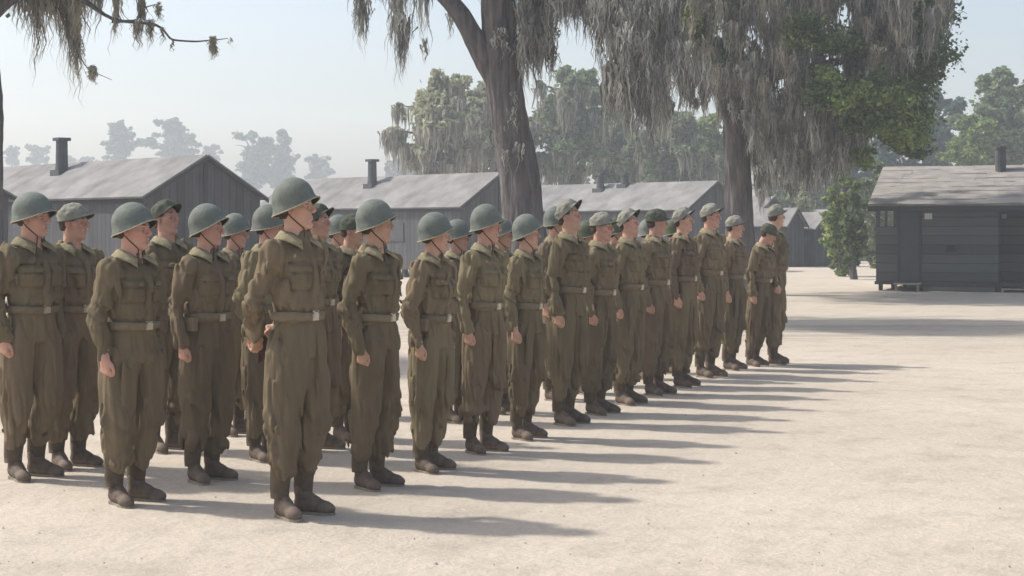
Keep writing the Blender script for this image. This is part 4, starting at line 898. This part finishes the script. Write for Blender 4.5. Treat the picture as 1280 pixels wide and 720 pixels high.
def Rxyz(yaw, pitch, roll=0): return np.array((Matrix.Rotation(yaw,3,'Z') @ Matrix.Rotation(-pitch,3,'Y') @ Matrix.Rotation(roll,3,'X')))
def person(px, py, top, label, var, yaw=0, pitch=.10, hyaw=0, htilt=.22, group=None, hel='pale', rimd=False, facing=-35, lean=0, pouch=False, girth=1.0, roll=0):
    """a soldier whose ankles stand at photo point (px,py) and whose helmet top is at photo row 'top'"""
    rr_ = random.Random(int(px*7+py)); facing += rr_.uniform(-5,5); lean += 1.1+rr_.uniform(-1.2,1.2); px += 4; yaw += rr_.uniform(-.1,.1); htilt += rr_.uniform(-.05,.05); girth *= rr_.uniform(.89,.96)
    v = VAR[var]; P = ground_at(px, py); Y = P.y
    cap = hel.startswith('cap'); S = (py-top)/F*Y/(1.79 if cap else 1.83)
    # head turn baked into the body mesh, blended through the neck
    yaw += .40; V = v['bV'].copy(); R = Rxyz(yaw, pitch, roll); piv = np.array([-.022,0,1.515])
    w_ = np.clip((V[:,2]-1.455)/.085, 0, 1); w_ = (w_*w_*(3-2*w_))[:,None]; 
    nr = (np.abs(V[:,1]) < .12)[:,None]
    V = np.where(nr, V*(1-w_)+((V-piv)@R.T+piv)*w_, V)
    me = mesh_np('person', V, v['bQ'], M['skin'])
    lc = HC+np.array([.086,0,-.067]); d = (v['bV']-lc)/np.array([.016,.024,.0105]); lp = np.clip(1.3-np.sqrt((d**2).sum(1)), 0, 1)*.55
    for c_, r_, k_ in (((.062,.040,-.03),(.03,.025,.03),.28),((.062,-.040,-.03),(.03,.025,.03),.28),((.11,0,-.025),(.02,.02,.03),.3),((-.006,.083,-.012),(.03,.014,.04),.4),((-.006,-.083,-.012),(.03,.014,.04),.4)):
        q_ = (v['bV']-HC-np.array(c_))/np.array(r_); lp = np.maximum(lp, k_*np.clip(1.3-np.sqrt((q_**2).sum(1)), 0, 1))
    at_ = me.attributes.new('lips', 'FLOAT', 'POINT'); at_.data.foreach_set('value', lp.astype(np.float32)[:len(me.vertices)])
    o = new_obj('person', me, None, (P.x, P.y, 0), (0, math.radians(lean), math.radians(facing)))
    o.rotation_mode = 'XYZ'; o.scale = (S*girth, S*girth, S)
    tag(o, label, 'person', group)
    for k in ('jacket', 'trousers', 'collar'):
        c_ = new_obj(k, v[k], o)
        if k == 'collar':
            sd = c_.modifiers.new('thickness', 'SOLIDIFY'); sd.thickness = .006; sd.offset = 0
    bl = new_obj('belt', v['belt'], o)
    bk = MB(); bk.box(.136,.148,-.026,.026,1.046,1.098); bk.box(.1485,.151,-.018,.018,1.054,1.090); bk.build('buckle', M['buckle'], bl)
    if pouch: new_obj('pouch', POUCH, o)
    for s, k in ((-1,'r'),(1,'l')):
        fx = v['feet'][s]; b = new_obj('boot', BOOTS[k][0], o, (fx[0]+.004, fx[1], 0)); b.scale = (.93,.93,.95); new_obj('sole', BOOTS[k][1], b)
        new_obj('legging', v['leg'][0 if s < 0 else 1], o)
    Rm = Matrix(R.tolist()).to_4x4(); pv = Matrix.Translation(Vector(piv)) @ Rm @ Matrix.Translation(-Vector(piv)); hc = Matrix.Translation(Vector(HC))
    h = new_obj('hair', HAIR, o); h.matrix_local = pv @ hc
    for s in (-1, 1):
        bw_ = new_obj('eyebrow', BROW, o); bw_.matrix_local = pv @ hc @ Matrix.Scale(s,4,(0,1,0))
        e = new_obj('eye', EYE, o); e.matrix_local = pv @ hc @ Matrix.Translation((.074, s*.031, -.003))
    hm = new_obj('cap' if cap else 'helmet', HELM[hel], o)
    HM = pv @ hc @ Matrix.Translation((-.012,0,.046 if cap else .040)) @ Matrix.Rotation(hyaw,4,'Z') @ Matrix.Rotation(-htilt,4,'Y') @ Matrix.Scale(1.0 if cap else .955,4)
    hm.matrix_local = HM
    new_obj('brim_edge', CRIM, hm) if cap else new_obj('rim', RIMD if rimd else RIM, hm)
    # chin strap: from the helmet side down the jaw and under the chin
    st = MB() if not cap else None; bvh = v.setdefault('bvh', BVHTree.FromPolygons(v['bV'].tolist(), v['bQ'].tolist())); pts = []
    for i in range(25):
        t = -1+i/12; ph = abs(t)*1.0; xx = .062-.085*ph**1.3; an = math.pi/2-ph*1.72
        dr = Vector((0, math.cos(an)*(1 if t > 0 else -1), -math.sin(an))); c0 = Vector((HC[0]+xx, 0, HC[2]-.045))
        hit = bvh.ray_cast(c0+dr*.3, -dr)[0]
        if hit is not None: pts.append(hit+dr*.0025-Vector(HC))
    if st: st.tube(pts, [.0040]*len(pts), 6)
    if st: cs = st.build('chin_strap', M['strap'], hm, True); cs.matrix_local = HM.inverted() @ pv @ hc
    return o

G1 = 'soldiers of the front rank'; G2 = 'soldiers of the second rank'; G3 = 'soldiers of the rear rank'
officer = person(366, 645, 215, 'soldier standing nearest the camera, hands clasped behind his back, pale belt', BEHIND, yaw=-.05, pitch=.12, htilt=.20, group=G1, facing=-40)
front = [
 (461,609,243,'second front rank soldier, right of the man with hands behind his back',0,-.05,.10,0,.28,{}),
 (532,588,260,'short soldier third from the near end of the front rank, light pouch at belt',1,-.02,.02,0,.34,dict(pouch=True)),
 (597,565,250,'soldier fourth from the near end of the front rank, trousers creased at the shins',2,.0,.06,0,.20,{}),
 (651,548,263,'shorter soldier fifth from the near end, helmet just below the big trunk',3,-.05,.08,0,.30,{}),
 (704,530,247,'tall soldier sixth from the near end, face raised, cap pushed far back',4,-.30,.26,0,.45,dict(hel='cap')),
 (743,517,262,'soldier seventh from the near end wearing a flat cap low and level',5,-.30,.02,0,.08,dict(hel='cap')),
 (779,505,259,'soldier eighth from the near end, face lifted, cap bill pointing up',6,-.32,.24,0,.40,dict(hel='cap')),
 (816,493,258,'soldier ninth from the near end wearing a dark green cap',0,.15,.0,0,.0,dict(hel='capdark')),
 (849,483,257,'soldier tenth from the near end in a cap, fist pale against his trousers',1,-.25,.14,0,.35,dict(hel='cap')),
 (880,471,252,'tall soldier fourth from the far end, pale cap before the second trunk',2,-.1,.08,0,.25,dict(hel='cap')),
 (910,462,267,'soldier third from the far end with cap pulled down on his brow',3,-.1,.0,0,.2,dict(hel='cap')),
 (938,457,275,'short stooping soldier second from the far end looking down at his hand',4,.10,-.30,0,.0,dict(lean=5,hel='capdark')),
 (965,455,253,'last soldier at the far end of the front rank, turned most to profile',5,.05,.06,0,.22,dict(facing=-16, girth=.95, hel='cap')),
]
for px, py, tp, lb, v_, yw, pt, hy, ht, kw in front:
    kw = dict(kw); person(px, py, tp, lb, v_, yaw=yw, pitch=pt, hyaw=hy, htilt=ht, group=G1, **kw)
second = [
 (157,628,247,'soldier of the left group standing closest to the camera, fist by his pocket',3,-.05,.04,0,.32,dict(girth=1.04)),
 (253,601,249,'soldier with side pouch left of the man whose hands are behind his back',6,-.05,.06,0,.36,dict(pouch=True)),
 (326,574,250,'soldier mostly hidden behind the hands-clasped man, helmet and one leg showing',1,.0,.0,0,.2,{}),
 (392,562,252,'soldier whose raised dark cap bill shows just right of the nearest helmet',2,-.1,.12,0,.3,dict(hel='capdark')),
 (429,549,264,'soldier with dark green cap between the two nearest men of the front rank',4,-.1,.0,0,.1,dict(hel='capdark')),
 (566,527,270,'soldier whose small pale helmet peeps out behind the neck of the fourth man',5,.0,.0,0,.15,{}),
 (622,516,268,'soldier hidden behind the fourth and fifth men of the front rank',0,-.1,.05,0,.2,{}),
 (690,500,254,'soldier whose pale helmet shows left of the tall upward-looking man',3,.0,.0,0,.15,{}),
 (727,492,272,'soldier glimpsed between the sixth and seventh men of the front rank',6,-.1,.0,0,.2,dict(hel='dark')),
 (765,483,268,'soldier glimpsed between the seventh and eighth men of the front rank',1,-.1,.0,0,.2,dict(hel='dark')),
 (803,474,270,'soldier glimpsed between the eighth and ninth men of the front rank',2,-.1,.0,0,.2,{}),
 (838,467,270,'soldier glimpsed between the ninth and tenth men of the front rank',5,-.1,.0,0,.2,dict(hel='dark')),
]
for px, py, tp, lb, v_, yw, pt, hy, ht, kw in second:
    person(px, py, tp, lb, v_, yaw=yw, pitch=pt, hyaw=hy, htilt=ht, group=G2, **kw)
rear = [
 (31,597,234,'leftmost soldier at the picture edge, broad helmet and light belt',4,-.05,.04,0,.26,dict(girth=1.06)),
 (84,584,250,'soldier partly hidden behind the leftmost man, his cap bill level',0,-.15,.06,0,.1,dict(hel='cap')),
 (203,563,247,'soldier with raised face and dark cap behind the nearest man of the left group',5,-.28,.22,0,.3,dict(hel='capdark')),
 (288,543,262,'soldier behind the man with the side pouch, his shoe showing at right of him',2,-.1,.0,0,.15,{}),
 (414,520,264,'soldier far back whose legs show beside the second man of the front rank',6,-.1,.0,0,.2,{}),
]
for px, py, tp, lb, v_, yw, pt, hy, ht, kw in rear:
    person(px, py, tp, lb, v_, yaw=yw, pitch=pt, hyaw=hy, htilt=ht, group=G3, **kw)

# leather gloves held behind the back
def gloves():
    F_ = SDF(axis((-.07,.07,.006)), axis((-.09,.09,.006)), axis((-.10,.08,.006)))
    F_.cone((0,-.03,.045), (0,-.01,-.01), .026, .032, .02); F_.cone((.006,.03,.05), (0,.02,0), .024, .028, .02)
    for i, y in enumerate((-.035,-.015,.005,.026)): F_.cone((0,y*.7,-.01), (-.012+.004*i,y*1.25,-.07-.006*(i % 2)), .015, .0105, .006)
    F_.cone((.0,.03,.0), (.02,.055,-.035), .014, .011, .008)
    x, y, z = F_.grid(); F_.V += .005*fold(x*25, y*25, z*30)
    V, Q = F_.mesh(); g_ = new_obj('gloves', mesh_np('gloves', V, Q, M['glove']))
    g_.matrix_world = officer.matrix_basis @ Matrix.Translation((-.262,-.02,.885)) @ Matrix.Rotation(.3,4,'X')
    tag(g_, 'crumpled dark brown leather gloves held behind the back of the nearest soldier', 'gloves')
gloves()

# ------------------------------------------------------------------ haze
def haze():
    b = MB(); b.box(-300, 300, -12, 330, -1, 24); m = bpy.data.materials.new('haze'); m.use_nodes = True; t = m.node_tree
    t.nodes.remove(t.nodes['Principled BSDF']); v = t.nodes.new('ShaderNodeVolumePrincipled')
    v.inputs['Color'].default_value = (.86,.93,1,1); v.inputs['Density'].default_value = HAZE; v.inputs['Anisotropy'].default_value = .2
    t.links.new(v.outputs[0], t.nodes['Material Output'].inputs['Volume'])
    tag(b.build('haze', m), kind='stuff')
HAZE = .0018
haze()
print('script done', len(bpy.data.objects))
